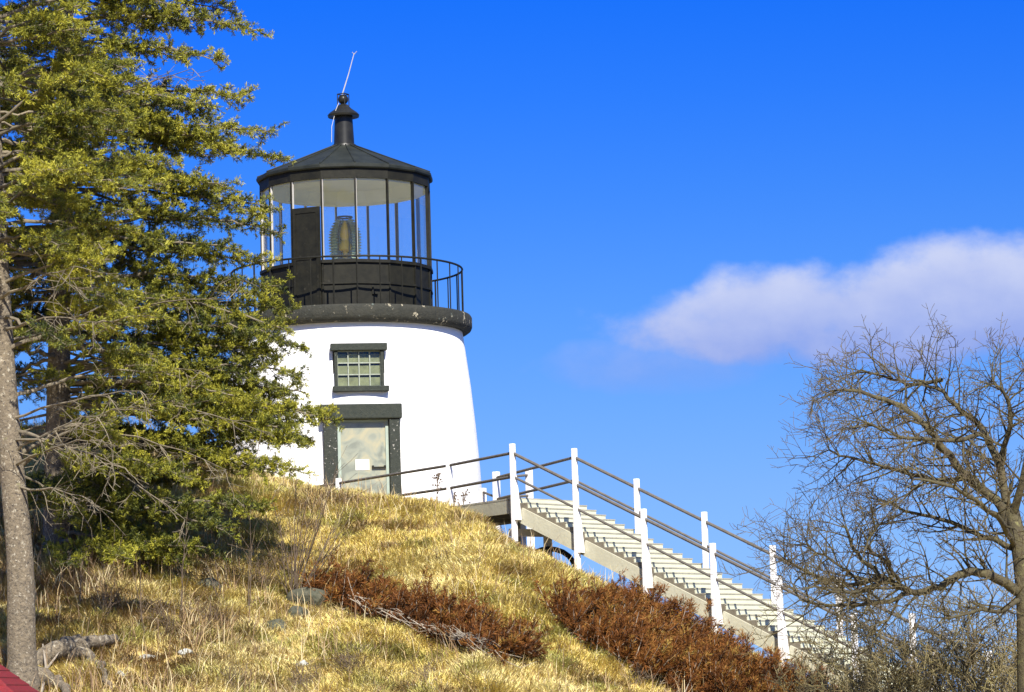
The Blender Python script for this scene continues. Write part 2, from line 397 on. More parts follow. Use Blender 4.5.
for k in range(NS):
    a = A0+2*math.pi*(k+.5)/NS; dr = Vector((math.sin(a), -math.cos(a), 0))
    p0, p1 = corner(k, rl-.035, 0), corner(k+1, rl-.035, 0); z0 = zs
    if k == DOOR: z0 = zt(219)
    q = [Vector((p.x, p.y, z)) for p, z in ((p0, z0), (p1, z0), (p1, zh), (p0, zh))]
    MB().add(q + [x - dr*.008 for x in q], [(0, 1, 2, 3), (7, 6, 5, 4), (0, 4, 5, 1), (1, 5, 6, 2), (2, 6, 7, 3), (3, 7, 4, 0)]).build('lantern_pane', MT['glass'], LH)
# gallery door
a = A0+2*math.pi*(DOOR+.5)/NS; dr = Vector((math.sin(a), -math.cos(a), 0)); tg = Vector((math.cos(a), math.sin(a), 0))
rot = Matrix((tg, dr, Vector((0, 0, 1)))).transposed(); side = 2*rl*math.sin(math.pi/NS)
dz0, dz1 = zd1+.03, zt(219)
dc = C0 + dr*(aps+.03) + Vector((0, 0, (dz0+dz1)/2))
gd = MB().box(dc, (side-.07, .05, dz1-dz0), rot).build('gallery_door', MT['black'], LH, bevel=.008)
mb = MB()
for fx in (-1, 1): mb.box(dc + dr*.03 + tg*fx*(side/2-.09), (.07, .02, dz1-dz0-.1), rot)
for fz in (-.46, 0, .46): mb.box(dc + dr*.03 + Vector((0, 0, fz*(dz1-dz0))), (side-.25, .02, .07), rot)
mb.build('door_frame', MT['black'], gd)
MB().box(dc+dr*.06+tg*(.22), (.10, .03, .03), rot).build('handle', MT['steel'], gd)
# ventilator hook on the wall panel
a = A0+2*math.pi*.5/NS; dr = Vector((math.sin(a), -math.cos(a), 0)); h = C0+dr*(aps+.02)+Vector((-.02, 0, zt(301)))
MB().box(h, (.035, .05, .2)).box(h+Vector((.05, -.01, -.08)), (.12, .05, .035)).build('vent_hook', MT['black'], LH)
# roof
zv = zt(146.5); rv = rp(10.8); re = rp(89.5); zeo = zt(179)
mb = lath([(rl-.2, ze+.05), (re-.02, ze), (re, ze+.03), (re, zeo), (re-.03, zeo+.03), (rp(48), zt(161.5)), (rv, zv), (rv-.02, zv-.1)], n=NS, a0=A0)
roof = mb.build('roof', MT['roof'], LH)
mb = MB()
for k in range(NS): mb.tube([corner(k, re-.02, zeo+.035), corner(k, rp(48), zt(161.5)+.006), corner(k, rv+.02, zv+.005)], .018, n=5)
mb.build('roof_seam', MT['roof'], roof)
lath([(.05, ze+.22), (rl-.3, ze+.06), (rl-.06, zh+.02), (rl-.05, zh-.05)], n=NS, a0=A0).build('lantern_ceiling', MT['ceiling'], LH)
lath([(rl-.12, zs-.05), (.02, zs-.3)], n=32).build('lantern_floor', MT['floor'], LH)
ven = lath([(rv+.05, zv-.03), (rv+.03, zv+.03), (rv-.01, zv+.05), (rp(9.0), zt(117)), (rp(9.0), zt(114))], n=28).build('vent_stack', MT['vent'], LH, smooth=40)
zc = zt(116.0)
lath([(rp(9), zc-.01), (rp(15.6), zc-.03), (rp(16.2), zc+.015), (rp(14.5), zc+.06), (rp(8.5), zc+.16), (rp(4.5), zc+.26), (.015, zc+.29)], n=28).build('vent_cap', MT['vent'], LH, smooth=50)
zb_ = zt(99.5)
mb = MB().lathe(C0, [(.004, zb_-.13)]+[(.115*math.sin(t)+.004, zb_-.115*math.cos(t)) for t in np.linspace(.2, math.pi, 12)], n=16)
bl = mb.build('vent_ball', MT['vent'], LH, smooth=60)
mb = MB(); hh_ = .135
for a in range(4):
    d0 = Vector((math.cos(a*math.pi/2+.3), math.sin(a*math.pi/2+.3), 0))*hh_; d1 = Vector((math.cos(a*math.pi/2+.3+math.pi/2), math.sin(a*math.pi/2+.3+math.pi/2), 0))*hh_
    mb.tube([C0+d0+Vector((0, 0, zb_-.15)), C0+d0+Vector((0, 0, zb_+.12))], .012, n=5)
    mb.tube([C0+d0+Vector((0, 0, zb_+.12)), C0+d1+Vector((0, 0, zb_+.12))], .012, n=5)
mb.build('ball_cage', MT['vent'], bl)
ra, rb_ = P(341.8, 96, TY), P(354.2, 53, TY)
mb = MB().tube([ra, (ra+rb_)/2+Vector((.01, 0, 0)), rb_], [.016, .012, .009], n=6)
mb.tube([rb_+Vector((-.05, 0, .02)), rb_+Vector((0, 0, -.03)), rb_+Vector((.06, 0, .04))], .008, n=4)
mb.build('lightning_rod', MT['steel'], LH)
mb = MB().tube([C0+Vector((-.1, -.1, zb_-.1)), C0+Vector((-.16, -.25, zc+.1)), C0+Vector((-.26, -.3, zc-.3)), C0+Vector((-.27, -.3, zv+.05))], .008, n=4)
mb.build('earth_cable', MT['steel'], LH)
# gallery railing
GR = bpy.data.objects.new('gallery_railing', None); COL.objects.link(GR); GR.parent = LH; GR.location = (0, 0, zd1-base.z)
zr_, rr = zt(272.5), rp(116)
NB = 32
for k in range(NB):
    a = R(-3.3)+2*math.pi*k/NB; p = C0+Vector((rr*math.sin(a), -rr*math.cos(a), 0))
    MB().tube([p+Vector((0, 0, zd1-.02)), p+Vector((0, 0, zr_))], .016 if k % 4 else .022, n=6).build('baluster', MT['black'], GR)
def hoop(r, z, t): 
    return lath([(r+t*math.cos(q), z+t*math.sin(q)) for q in np.linspace(0, 2*math.pi, 7)[:-1]], n=96, closed=True)
hoop(rr, zr_, .024).build('rail', MT['black'], GR, smooth=60)

# window
nrm = Vector((math.sin(PH), -math.cos(PH), 0)); tgw = Vector((math.cos(PH), math.sin(PH), 0))
rotw = Matrix((tgw, nrm, Vector((0, 0, 1)))).transposed()
def onwall(dpx, z, r): return C0 + nrm*r + tgw*(dpx*mpp) + Vector((0, 0, z))
rw = wall_r(zf(392))-.02
WN = MB().box(onwall(0, (zf(351.5)+zf(386.5))/2, rw-.13), (52*mpp, .1, zf(351.5)-zf(386.5)+.04), rotw).build('window', MT['black'], LH)
wz0, wz1 = zf(386.5), zf(351.5)
for sx_ in (-1, 1): MB().box(onwall(sx_*23.3, (wz0+wz1)/2, rw-.03), (3.2*mpp, .16, wz1-wz0), rotw).build('jamb', MT['granite'], WN, bevel=.008)
MB().box(onwall(0, zf(347.5), rw+.0), (57*mpp, .2, zf(344)-zf(351.2)), rotw).build('lintel', MT['granite'], WN, bevel=.015)
MB().box(onwall(1.2, zf(389.5), rw+.04), (56.5*mpp, .2, zf(386.7)-zf(392.3)), rotw).build('sill', MT['granite'], WN, bevel=.015)
mgl = glassmat('old window glass', (.8, .82, .74), .03, .2)
mb = MB()
for i in range(4):
    for j in range(3):
        cx_ = (-1.5+i)*10.9; cz_ = wz0 + (j+.5)*(wz1-wz0)/3
        rj = Matrix.Rotation(random.uniform(-.05, .05), 3, 'X') @ Matrix.Rotation(random.uniform(-.05, .05), 3, 'Z')
        mb.box(onwall(cx_, cz_, rw-.055), (10.2*mpp, .012, (wz1-wz0)/3-.02), rotw @ rj)
mb.build('pane', mgl, WN)
mb = MB()
for i in range(5): mb.box(onwall((-2+i)*10.9, (wz0+wz1)/2, rw-.04), (1.1*mpp, .04, wz1-wz0), rotw)
for j in range(4): mb.box(onwall(0, wz0+j*(wz1-wz0)/3, rw-.042), (43.6*mpp, .036, 1.1*mpp), rotw)
mb.build('glazing_bars', MT['window_bar'], WN)
mb = MB()   # pale backing added behind each pane to make the glass read lighter
for i in range(4):
    for j in range(3): mb.box(onwall((-1.5+i)*10.9, wz0+(j+.42)*(wz1-wz0)/3, rw-.078), (9.4*mpp, .006, (wz1-wz0)/3*.74), rotw)
mb.build('pane_backing', mat('grey green blind', (.46, .46, .36), .9, (.24, .24, .19), 6), WN)
# door
rd = wall_r(zf(440))-.02; dz1 = zf(420.5); dz0 = 3.45
dxc = 2.2
DR = MB().box(onwall(dxc, (dz0+dz1)/2, rd-.10), (51*mpp, .07, dz1-dz0), rotw).build('door', MT['door'], LH)
def dglass():
    m = bpy.data.materials.new('storm door glass'); m.use_nodes = True; t = m.node_tree; b = t.nodes['Principled BSDF']
    b.inputs['Roughness'].default_value = .06; b.inputs['Specular IOR Level'].default_value = .5
    c = t.nodes.new('ShaderNodeTexCoord'); n_ = t.nodes.new('ShaderNodeTexNoise'); n_.inputs['Scale'].default_value = 1.7; n_.inputs['Detail'].default_value = 3; n_.inputs['Distortion'].default_value = 2.0
    t.links.new(c.outputs['Object'], n_.inputs['Vector']); r_ = t.nodes.new('ShaderNodeValToRGB')
    e = r_.color_ramp.elements; e[0].position = .36; e[0].color = (.18, .19, .15, 1); e[1].position = .66; e[1].color = (.34, .31, .20, 1)  # swirled tones painted into the glass colour in place of reflections
    x = e.new(.5); x.color = (.25, .26, .20, 1)
    t.links.new(n_.outputs['Fac'], r_.inputs[0]); t.links.new(r_.outputs[0], b.inputs['Base Color']); return m
MB().box(onwall(dxc, (dz0+.6+dz1)/2-.02, rd-.062), (45.5*mpp, .012, dz1-dz0-.68), rotw).build('glass_panel', dglass(), DR)
mb = MB()
for sx_ in (-1, 1): mb.box(onwall(dxc+sx_*24, (dz0+dz1)/2, rd-.05), (3*mpp, .06, dz1-dz0), rotw)
mb.box(onwall(dxc, dz1-.025, rd-.05), (45*mpp, .056, .05), rotw).box(onwall(dxc, dz0+.58, rd-.05), (45*mpp, .056, .08), rotw)
mb.build('door_frame', MT['door'], DR)
MB().box(onwall(1.0, zf(465.2), rd-.05), (13.6*mpp, .006, 10.6*mpp), rotw).build('notice', MT['paper'], DR)
mb = MB().box(onwall(17.5, zf(468.3), rd-.02), (14*mpp, .03, .035), rotw).box(onwall(11.5, zf(467.6), rd-.035), (2*mpp, .05, .06), rotw).box(onwall(23.5, zf(467.6), rd-.035), (2*mpp, .05, .06), rotw)
mb.build('handle', MT['black'], DR)
for sx_, xa, xb in ((-1, -37.5, -24), (1, 28.2, 39)):
    MB().box(onwall((xa+xb)/2, (dz0+dz1)/2, rd+.0), ((xb-xa)*mpp, .24, dz1-dz0-.01), rotw).build('door_jamb', MT['granite_worn'], DR, bevel=.015)
mb = MB().box(onwall(.3, zf(412.7), rd+.015), (82*mpp, .30, zf(405.2)-zf(420.2)), rotw)
mb.build('door_lintel', MT['granite'], DR, bevel=.03)

# fresnel lens inside the lantern
LC = C0 + Vector((P(345, 240, TY).x-AX+.0, 0, 0))
FL = thing('fresnel_lens', LC+Vector((0, 0, zt(272))), 'beehive glass fresnel lens with brass burner inside the lantern room', 'lens')
zl0, zl1 = zt(261), zt(219); prof = []
nr = 15
for i in range(nr):
    f0, f1 = i/nr, (i+1)/nr
    rb2 = lambda f: rp(14.5)*(1-.55*max(0, (f-.55)/.45)**1.7)*(1-.12*max(0, (.3-f)/.3))
    z0 = zl0+(zl1-zl0)*f0; z1 = zl0+(zl1-zl0)*f1
    prof += [(rb2(f0)-.02, z0), (rb2(f0)+.05, z0+(z1-z0)*.45), (rb2(f1)-.01, z1-.004)]
lm = MB(); nl = 36
for k in range(nl):
    am = (k+.5)*360/nl
    if am < 26 or am > 332: continue          # the open bull's-eye panel towards the water
    for j in range(len(prof)-1):
        (r0, za), (r1, zb2) = prof[j], prof[j+1]
        q = [LC+Vector((r*math.sin(R(a_)), -r*math.cos(R(a_)), z)) for r, z, a_ in ((r0, za, k*10), (r0, za, k*10+10), (r1, zb2, k*10+10), (r1, zb2, k*10))]
        lm.add(q, [(0, 1, 2, 3)])
lm.build('prism_ring', MT['lens'], FL)
mb = MB()
for k in range(8):
    a = 2*math.pi*k/8+.35; mb.tube([LC+Vector(((r+.012)*math.sin(a), -(r+.012)*math.cos(a), z)) for r, z in prof[::3]], .012, n=4)
mb.build('lens_frame', mat('bronze lens frame', (.10, .09, .05), .4, metal=.6), FL)
MB().lathe(LC, [(.16, zt(267)), (.15, zt(261)), (.06, zt(257)), (.06, zt(252)), (.15, zt(250)), (.14, zt(245)), (.08, zt(240)), (.12, zt(236)), (.09, zt(228)), (.03, zt(222)), (.004, zt(220))], n=20).build('burner', MT['brass'], FL, smooth=50)
MB().lathe(LC, [(.30, zt(275)), (.30, zt(262)), (.33, zt(261.5)), (.33, zt(260.5)), (.02, zt(260.5))], n=24).build('pedestal', MT['black'], FL, smooth=40)
mb = MB().lathe(LC, [(.17+.022*math.cos(q), zt(217.5)+.022*math.sin(q)) for q in np.linspace(0, 2*math.pi, 7)[:-1]], n=28, closed=True)
for k in range(4):
    a = k*math.pi/2+.4; mb.tube([LC+Vector((.17*math.sin(a), -.17*math.cos(a), zt(217.5))), LC+Vector((.1*math.sin(a), -.1*math.cos(a), zl1-.02))], .012, n=4)
mb.build('crown_ring', MT['black'], FL)

# ------------------------------------------------------------------ walkway, stairs and railings
A = P(513.5, 453, 55.0)
u = Vector((.78, -.62, 0)).normalized(); vd = Vector((-u.y, u.x, 0)); WD = 1.9
E = P(779, 586, 51.4); tE = (Vector((E.x, E.y, 0))-Vector((A.x, A.y, 0))).dot(u)
SL = (A.z-E.z)/tE
zdk = P(516, 505, 55).z+.14                          # deck level at the stair head
RH = A.z - zdk
def near(t, dz=0): return Vector((A.x, A.y, 0))+u*t+Vector((0, 0, A.z-SL*t+dz))
def far(t, dz=0): return near(t, dz)+vd*WD
BAY = [0, 1.43, 2.93, 4.39, tE, tE+1.47, tE+2.94, tE+4.4]
RUNL = BAY[-1]; NST = int(round(RUNL/.215)); run = RUNL/NST; rise = SL*run
ST = thing('staircase', Vector((A.x, A.y, zdk))+u*RUNL*.5, 'long pale wooden staircase descending from the lighthouse walkway to the right', 'staircase')
ang = math.atan2(u.y, u.x); rots = Matrix.Rotation(ang, 3, 'Z')
for i in range(NST):
    c = Vector((A.x, A.y, zdk))+u*(i*run)+vd*(WD/2+.02)+Vector((0, 0, -i*rise))
    ed = random.uniform(-.012, .012)
    if i: MB().box(c+u*(-run/2+.006)+vd*.025+Vector((0, 0, -.012)), (run+.022, WD-.11+ed, .024), rots).build('tread', MT['tread'], ST)
    MB().box(c+vd*.025+Vector((0, 0, -.025-(rise-.025)/2)), (.02, WD-.13, rise-.026), rots).build('riser', MT['riser'], ST)
for s_, off in (('near', .06), ('far', WD-.02)):
    # notched carriage under the treads
    mb = MB(); th = .03
    for side_ in (0,):
        q = Vector((A.x, A.y, zdk))+vd*(off + (.04 if s_ == 'near' else -.045))
        pts = []
        for i in range(NST): pts += [q+u*(i*run-run)+Vector((0, 0, -i*rise-.008)), q+u*(i*run-.012)+Vector((0, 0, -i*rise-.008))]
        vsn = []; fsn = []
        for j, p_ in enumerate(pts):
            low = Vector((p_.x, p_.y, zdk-((p_-q).dot(u)/run+1)*rise-.30))
            vsn += [p_-vd*th/2, p_+vd*th/2, low+vd*th/2, low-vd*th/2]
        for j in range(len(pts)-1):
            b_ = 4*j
            for k in range(4): fsn.append((b_+k, b_+(k+1) % 4, b_+4+(k+1) % 4, b_+4+k))
        mb.add(vsn, fsn)
    mb.build('carriage', MT['dark_wood'], ST)
    a0, a1 = near(-.02, -RH-.30)+vd*off, near(RUNL, -RH-.30)+vd*off
    for bi in range(len(BAY)-1):
        p0, p1 = near(BAY[bi]+.075, -RH-.285)+vd*off, near(BAY[bi+1]+.02, -RH-.285)+vd*off
        MB().beam(p0, p1, .045, .27).build('stringer', MT['stringer'], ST)
    for bi in range(1, len(BAY)-1):
        p0 = near(BAY[bi]+.0, -RH-.27)+vd*off
        MB().box(p0+vd*(.0 if s_=='near' else 0), (.13, .06, .36), rots).build('splice_plate', MT['dark_wood'], ST)

def post(parent, top, zbase, wd=.125, name='post', brace=None, m='white_post'):
    c = Vector((top.x, top.y, (top.z+zbase)/2)); h = top.z-zbase
    o = MB().box(c, (wd, wd, h), rots).build(name, MT[m], parent, bevel=.012)
    if brace:
        z1, z0 = brace; e_ = wd/2+.002
        q = [Vector((top.x, top.y, z1))+u*e_, Vector((top.x, top.y, z0))+u*e_, Vector((top.x, top.y, z0))+u*(e_+.13), Vector((top.x, top.y, z0-.06))+u*e_*1]
        tri = [Vector((top.x, top.y, z1))+u*e_, Vector((top.x, top.y, z0))+u*e_, Vector((top.x, top.y, z0))+u*(e_+.085)]
        MB().add([p-vd*.05 for p in tri]+[p+vd*.05 for p in tri], [(0, 1, 2), (5, 4, 3), (0, 3, 4, 1), (1, 4, 5, 2), (2, 5, 3, 0)]).build('gusset', MT[m], o)
    return o
# near railing: two bays along the walkway, then down the stairs
NR = thing('stair_railing', near(0, -RH), 'near side railing of the walkway and stairs with tall white posts', 'railing')
walkpts = [P(449, 462.5, 57.2), P(338.5, 476, 61.2)]
zA = A.z
wn = [Vector((p.x, p.y, zA-.03)) for p in walkpts]
for p in wn: post(NR, p+Vector((0, 0, .10)), gz(p.x, p.y)-.4, .10)
ext = wn[1]+(wn[1]-wn[0])*.35; post(NR, ext+Vector((0, 0, .08)), gz(ext.x, ext.y)-.4, .10)
for i, t in enumerate(BAY):
    p = near(t)-vd*.03; post(NR, p+Vector((0, 0, .17)), gz(p.x, p.y)-.4, .09, brace=(p.z-.42, p.z-RH-.42))
offn = -vd*.03; offr = -vd*.03
for dz in (0, -.435):
    for a_, b_ in ((ext, wn[1]), (wn[1], wn[0]), (wn[0], near(0)+offn)):
        MB().tube([a_+Vector((0, 0, dz)), b_+Vector((0, 0, dz))], .028, n=8).build('rail', MT['rail'], NR, smooth=40)
    for i in range(len(BAY)-1):
        MB().tube([near(BAY[i], dz)+offn, near(BAY[i+1], dz)+offn], .03 if dz == 0 else .024, n=8).build('rail', MT['rail'], NR, smooth=40)
FR = thing('stair_railing', far(0, -RH), 'far side railing of the stairs, white posts behind the steps', 'railing')
f1 = P(496, 471.5, 60.6); f1.z = zA-.05
f2 = P(529, 475, 61.4); f2.z = f2.z
for i, t in enumerate(BAY):
    p = far(t)-vd*.06; post(FR, p+Vector((0, 0, .17)), gz(p.x, p.y)-.5, .09)
post(FR, f1+Vector((0, 0, .12)), gz(f1.x, f1.y)-.8, .12)
for dz in (0, -.435):
    MB().tube([f1+Vector((0, 0, dz)), far(0, dz)-vd*.06], .028, n=8).build('rail', MT['rail'], FR, smooth=40)
    for i in range(len(BAY)-1):
        MB().tube([far(BAY[i], dz)-vd*.06, far(BAY[i+1], dz)-vd*.06], .03 if dz == 0 else .024, n=8).build('rail', MT['rail'], FR, smooth=40)
BR = thing('walkway_railing', Vector((f2.x, f2.y, gz(f2.x, f2.y))), 'short railing closing the back of the walkway landing, behind the first tall stair post', 'railing')
post(BR, f2+Vector((0, 0, .12)), gz(f2.x, f2.y)-.8, .12)
f3 = P(483, 492, 61.8); post(BR, f3+Vector((0, 0, .08)), gz(f3.x, f3.y)-.8, .11)
for dz in (0, -.42):
    MB().tube([f1+Vector((.0, .07, dz)), f2+Vector((0, 0, dz))], .025, n=8).build('rail', MT['rail'], BR)
MB().tube([f3, f1+Vector((0, .07, -.40))], .025, n=8).build('rail', MT['rail'], BR)
# boardwalk
WK = thing('boardwalk', Vector((A.x, A.y, zdk-.3)), 'raised timber walkway landing between the lighthouse path and the stair head', 'walkway')
wdir = (Vector((wn[0].x, wn[0].y, 0))-Vector((A.x, A.y, 0))).normalized(); wperp = Vector((wdir.y, -wdir.x, 0))
if wperp.x < 0: wperp = -wperp
ang2 = math.atan2(wdir.y, wdir.x); rot2 = Matrix.Rotation(ang2, 3, 'Z')
K0 = Vector((A.x, A.y, zdk)); LW = 3.4
mb = MB(); nb = 24
def slab(mb, c, e1, e2, th):
    q = [c, c+e1, c+e1+e2, c+e2]; return mb.add([p-Vector((0, 0, th)) for p in q]+q, [(3, 2, 1, 0), (4, 5, 6, 7), (0, 1, 5, 4), (1, 2, 6, 5), (2, 3, 7, 6), (3, 0, 4, 7)])
for i in range(nb): slab(mb, K0+wdir*(i*LW/nb+.004), vd*WD, wdir*(LW/nb-.010), .036)
mb.build('deck_boards', MT['tread'], WK)
for o_ in (.03, WD-.03):
    MB().beam(K0+vd*o_+Vector((0, 0, -.16)), K0+vd*o_+wdir*LW+Vector((0, 0, -.16)), .05, .24).build('fascia', MT['stringer'], WK)
for d_ in (.5, 1.5, 2.5):
    MB().beam(K0+wdir*d_+vd*.07+Vector((0, 0, -.16)), K0+wdir*d_+vd*(WD-.07)+Vector((0, 0, -.16)), .05, .22).build('joist', MT['dark_wood'], WK)
MB().beam(K0+wdir*.35+vd*.1+Vector((0, 0, -.62)), K0+wdir*.1+vd*(WD-.1)+Vector((0, 0, -.62)), .06, .14).build('cross_beam', MT['white_post'], WK)
for d_, o_ in ((.0, WD*.55), (1.8, .2), (1.8, WD-.2)):
    p = K0+wdir*(d_+.12)+vd*o_; MB().box(Vector((p.x, p.y, (zdk-.3+gz(p.x, p.y)-.4)/2)), (.12, .12, zdk-.3-gz(p.x, p.y)+.4), rot2).build('support_post', MT['white_post'], WK)
# black pipe curving out under the stairs
pp = [P(x, y, 55.6) for x, y in ((536, 552), (542, 549.5), (548, 548.5), (556, 549.2), (563, 551.5), (569, 555.5), (573, 560.5), (576, 567), (577, 576))]
pp = [p+Vector((0, .35*i/8, 0)) for i, p in enumerate(pp)]
o = MB().tube(pp, .05, n=10).build('drain_pipe', MT['pipe'], smooth=60, loc=tuple(pp[0])); props(o, 'black pipe curving over the grass under the top of the stairs', 'pipe')

# ------------------------------------------------------------------ shed roof at the bottom left
ap = P(-64, 626, 40.0); br = P(20, 697.0, 40.0)
SH = thing('shed', Vector((ap.x, 41.2, -1.8)), 'small shed whose red shingled hip roof pokes in beside the spruce trunk', 'shed')
half = (br.x-ap.x)*1.0; zap, zea = ap.z, br.z - .25
half = (br.x-ap.x)*(ap.z-zea)/(ap.z-br.z); cy = 40.0+half*.6
mb = MB(); NC = 12
for (dx, dy) in ((0, -1), (1, 0), (0, 1), (-1, 0)):
    dn = Vector((dx, dy, 0)); dt = Vector((-dy, dx, 0)); cc = Vector((ap.x, cy, 0))
    for k in range(NC):
        f0, f1_ = k/NC, (k+1)/NC+.012
        f1_ = min(f1_, 1.02)
        z0 = zap+(zea-zap)*f0+.012; z1 = zap+(zea-zap)*f1_+.03
        q = [cc+dn*half*f0-dt*half*f0+Vector((0, 0, z0)), cc+dn*half*f0+dt*half*f0+Vector((0, 0, z0)), cc+dn*half*f1_+dt*half*f1_+Vector((0, 0, z1)), cc+dn*half*f1_-dt*half*f1_+Vector((0, 0, z1))]
        mb.add(q+[x-Vector((0, 0, .03)) for x in q], [(3, 2, 1, 0), (4, 5, 6, 7), (2, 3, 7, 6)])
mb.build('roof', MT['shingle'], SH)
MB().box((ap.x, cy, (zea-2.2)/2+.05), (half*1.75, half*1.75, zea+2.2), None).build('wall', MT['shed_wall'], SH)

# ------------------------------------------------------------------ vegetation helpers
def rotv(v, ax_, a): return Matrix.Rotation(a, 3, ax_) @ v
def bez(p0, p1, p2, n): return [p0*(1-t)**2+p1*2*t*(1-t)+p2*t*t for t in [i/(n-1) for i in range(n)]]
def catmull(pts, n=5):
    o = []; q = [pts[0]*2-pts[1]]+list(pts)+[pts[-1]*2-pts[-2]]
    for i in range(1, len(q)-2):
        for k in range(n):
            t = k/n; a, b, c, d_ = q[i-1:i+3]
            o.append(.5*((2*b)+(c-a)*t+(2*a-5*b+4*c-d_)*t*t+(3*b-a-3*c+d_)*t**3))
    o.append(pts[-1]); return o
class Shoots:
    """needle shoots gathered as arrays, then turned into bristling little faces at once"""
    def __init__(s): s.p = []; s.d = []; s.l = []; s.t = []
    def add(s, p, d_, l, t): s.p.append(tuple(p)); s.d.append(tuple(d_)); s.l.append(l); s.t.append(t)
    def mesh(s, name, matr, parent, colf, k=5, wid=.28, spread=.55, rng=None):
        rng = rng or RNG
        p = np.array(s.p); d_ = np.array(s.d); l = np.array(s.l); t = np.array(s.t); n = len(p)
        d_ /= np.linalg.norm(d_, axis=1)[:, None]+1e-9
        rv = rng.normal(size=(n, k, 3)); dd = d_[:, None, :]
        dirs = dd + rv*spread; dirs /= np.linalg.norm(dirs, axis=2)[..., None]
        b0 = p[:, None, :] + dd*(rng.random((n, k, 1))*l[:, None, None]*.55)
        ln = l[:, None, None]*(.55+.5*rng.random((n, k, 1)))
        sdv = np.cross(dirs, rng.normal(size=(n, k, 3))); sdv /= np.linalg.norm(sdv, axis=2)[..., None]+1e-9
        wv = sdv*ln*wid*.5
        m_ = b0+dirs*ln*.5
        q = np.stack([b0, m_+wv, b0+dirs*ln, m_-wv], 2).reshape(-1, 3)
        nq = n*k; i0 = np.arange(nq)*4
        T_ = np.concatenate([np.stack([i0, i0+1, i0+2], 1), np.stack([i0, i0+2, i0+3], 1)])
        c = colf(np.repeat(t, k), rng); c = np.repeat(c, 4, axis=0)
        return np_mesh(name, q, T_, matr, parent, col=c)
def ramp(stops):
    xs_ = [a for a, _ in stops]; cs = np.array([c for _, c in stops])
    def f(t, rng):
        t = np.clip(t+rng.normal(size=len(t))*.10, 0, 1)
        return np.stack([np.interp(t, xs_, cs[:, i]) for i in range(3)], 1)
    return f
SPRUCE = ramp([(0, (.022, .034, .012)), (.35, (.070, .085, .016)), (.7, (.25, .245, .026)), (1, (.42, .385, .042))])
RUST = ramp([(0, (.022, .013, .006)), (.3, (.085, .032, .010)), (.62, (.18, .066, .015)), (.85, (.25, .115, .026)), (1, (.33, .22, .05))])

def spruce(name, label, base, trunk, rads, limbs, group=None, extra_roots=None):
    """trunk: world points; limbs: (start, end, sag, bare fraction, density)"""
    root = thing(name, base, label, 'tree', group)
    MB().tube(catmull(trunk, 5), list(np.interp(np.linspace(0, len(trunk)-1, (len(trunk)-1)*5+1), range(len(rads)), rads)), n=18).build('trunk', MT['bark'], root, smooth=60)
    sh = Shoots(); tb = MB(); li = 0; small = MB()
    for (p0, p2, sag, bare, dens, keep) in limbs:
        L = (p2-p0).length
        if L < .2: continue
        mid = (p0+p2)/2+Vector((random.uniform(-.15, .15), random.uniform(-.15, .15), sag*L))
        n_ = max(8, int(L/.18)); pth = bez(p0, mid, p2, n_)
        for i in range(1, n_): pth[i] += Vector((random.gauss(0, .02), random.gauss(0, .02), random.gauss(0, .02)))*min(1, L)
        r0 = .009+.0085*L
        target = MB() if keep else small
        target.tube(pth, [r0*(1-.85*i/(n_-1))+.004 for i in range(n_)], n=6, cap=False)
        tone_l = random.gauss(.0, .12)
        step = .088/dens; s_ = bare*L
        while s_ < L:
            f = s_/L; i = min(int(f*(n_-1)), n_-2); pt = pth[i].lerp(pth[i+1], f*(n_-1)-i); d_ = (pth[i+1]-pth[i]).normalized()
            latv = d_.cross(Vector((0, 0, 1)))
            if latv.length < .05: latv = Vector((1, 0, 0))
            latv.normalize()
            for sgn in (-1, 1):
                if random.random() < .12: continue
                bl_ = random.uniform(.28, .62)*(1.15-.6*f)*min(1.1, .45+.2*L)
                bd = (d_*random.uniform(.35, .9)+latv*sgn*random.uniform(.6, 1)+Vector((0, 0, random.uniform(-.6, .5)))).normalized()
                e_ = pt+bd*bl_
                ctl = (pt+e_)/2+Vector((0, 0, random.uniform(-.08, .08)))
                bp = bez(pt, ctl, e_, 4)
                target.tube(bp, [.007, .006, .005, .003], n=3, cap=False)
                tb_ = tone_l+random.gauss(0, .12)
                ns = max(3, int(bl_/.058))
                for j in range(ns):
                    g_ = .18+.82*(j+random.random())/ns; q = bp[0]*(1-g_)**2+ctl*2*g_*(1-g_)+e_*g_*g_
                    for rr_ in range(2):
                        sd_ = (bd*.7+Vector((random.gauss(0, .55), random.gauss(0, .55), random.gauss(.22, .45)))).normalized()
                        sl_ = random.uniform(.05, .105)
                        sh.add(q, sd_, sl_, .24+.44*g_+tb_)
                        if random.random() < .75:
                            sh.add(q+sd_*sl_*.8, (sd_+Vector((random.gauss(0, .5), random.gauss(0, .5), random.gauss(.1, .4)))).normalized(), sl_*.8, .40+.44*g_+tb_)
            s_ += step*random.uniform(.6, 1.4)
        if keep: target.build('limb', MT['limb'], root, smooth=60)
    if small.v: small.build('branches', MT['limb'], root, smooth=60)
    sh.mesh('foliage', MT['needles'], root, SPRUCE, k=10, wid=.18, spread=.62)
    print(name, 'shoots', len(sh.p))
    return root

def along(tr, z):
    for a_, b_ in zip(tr, tr[1:]):
        if a_.z <= z <= b_.z: return a_.lerp(b_, (z-a_.z)/(b_.z-a_.z+1e-9))
    return tr[-1].copy() if z > tr[-1].z else tr[0].copy()

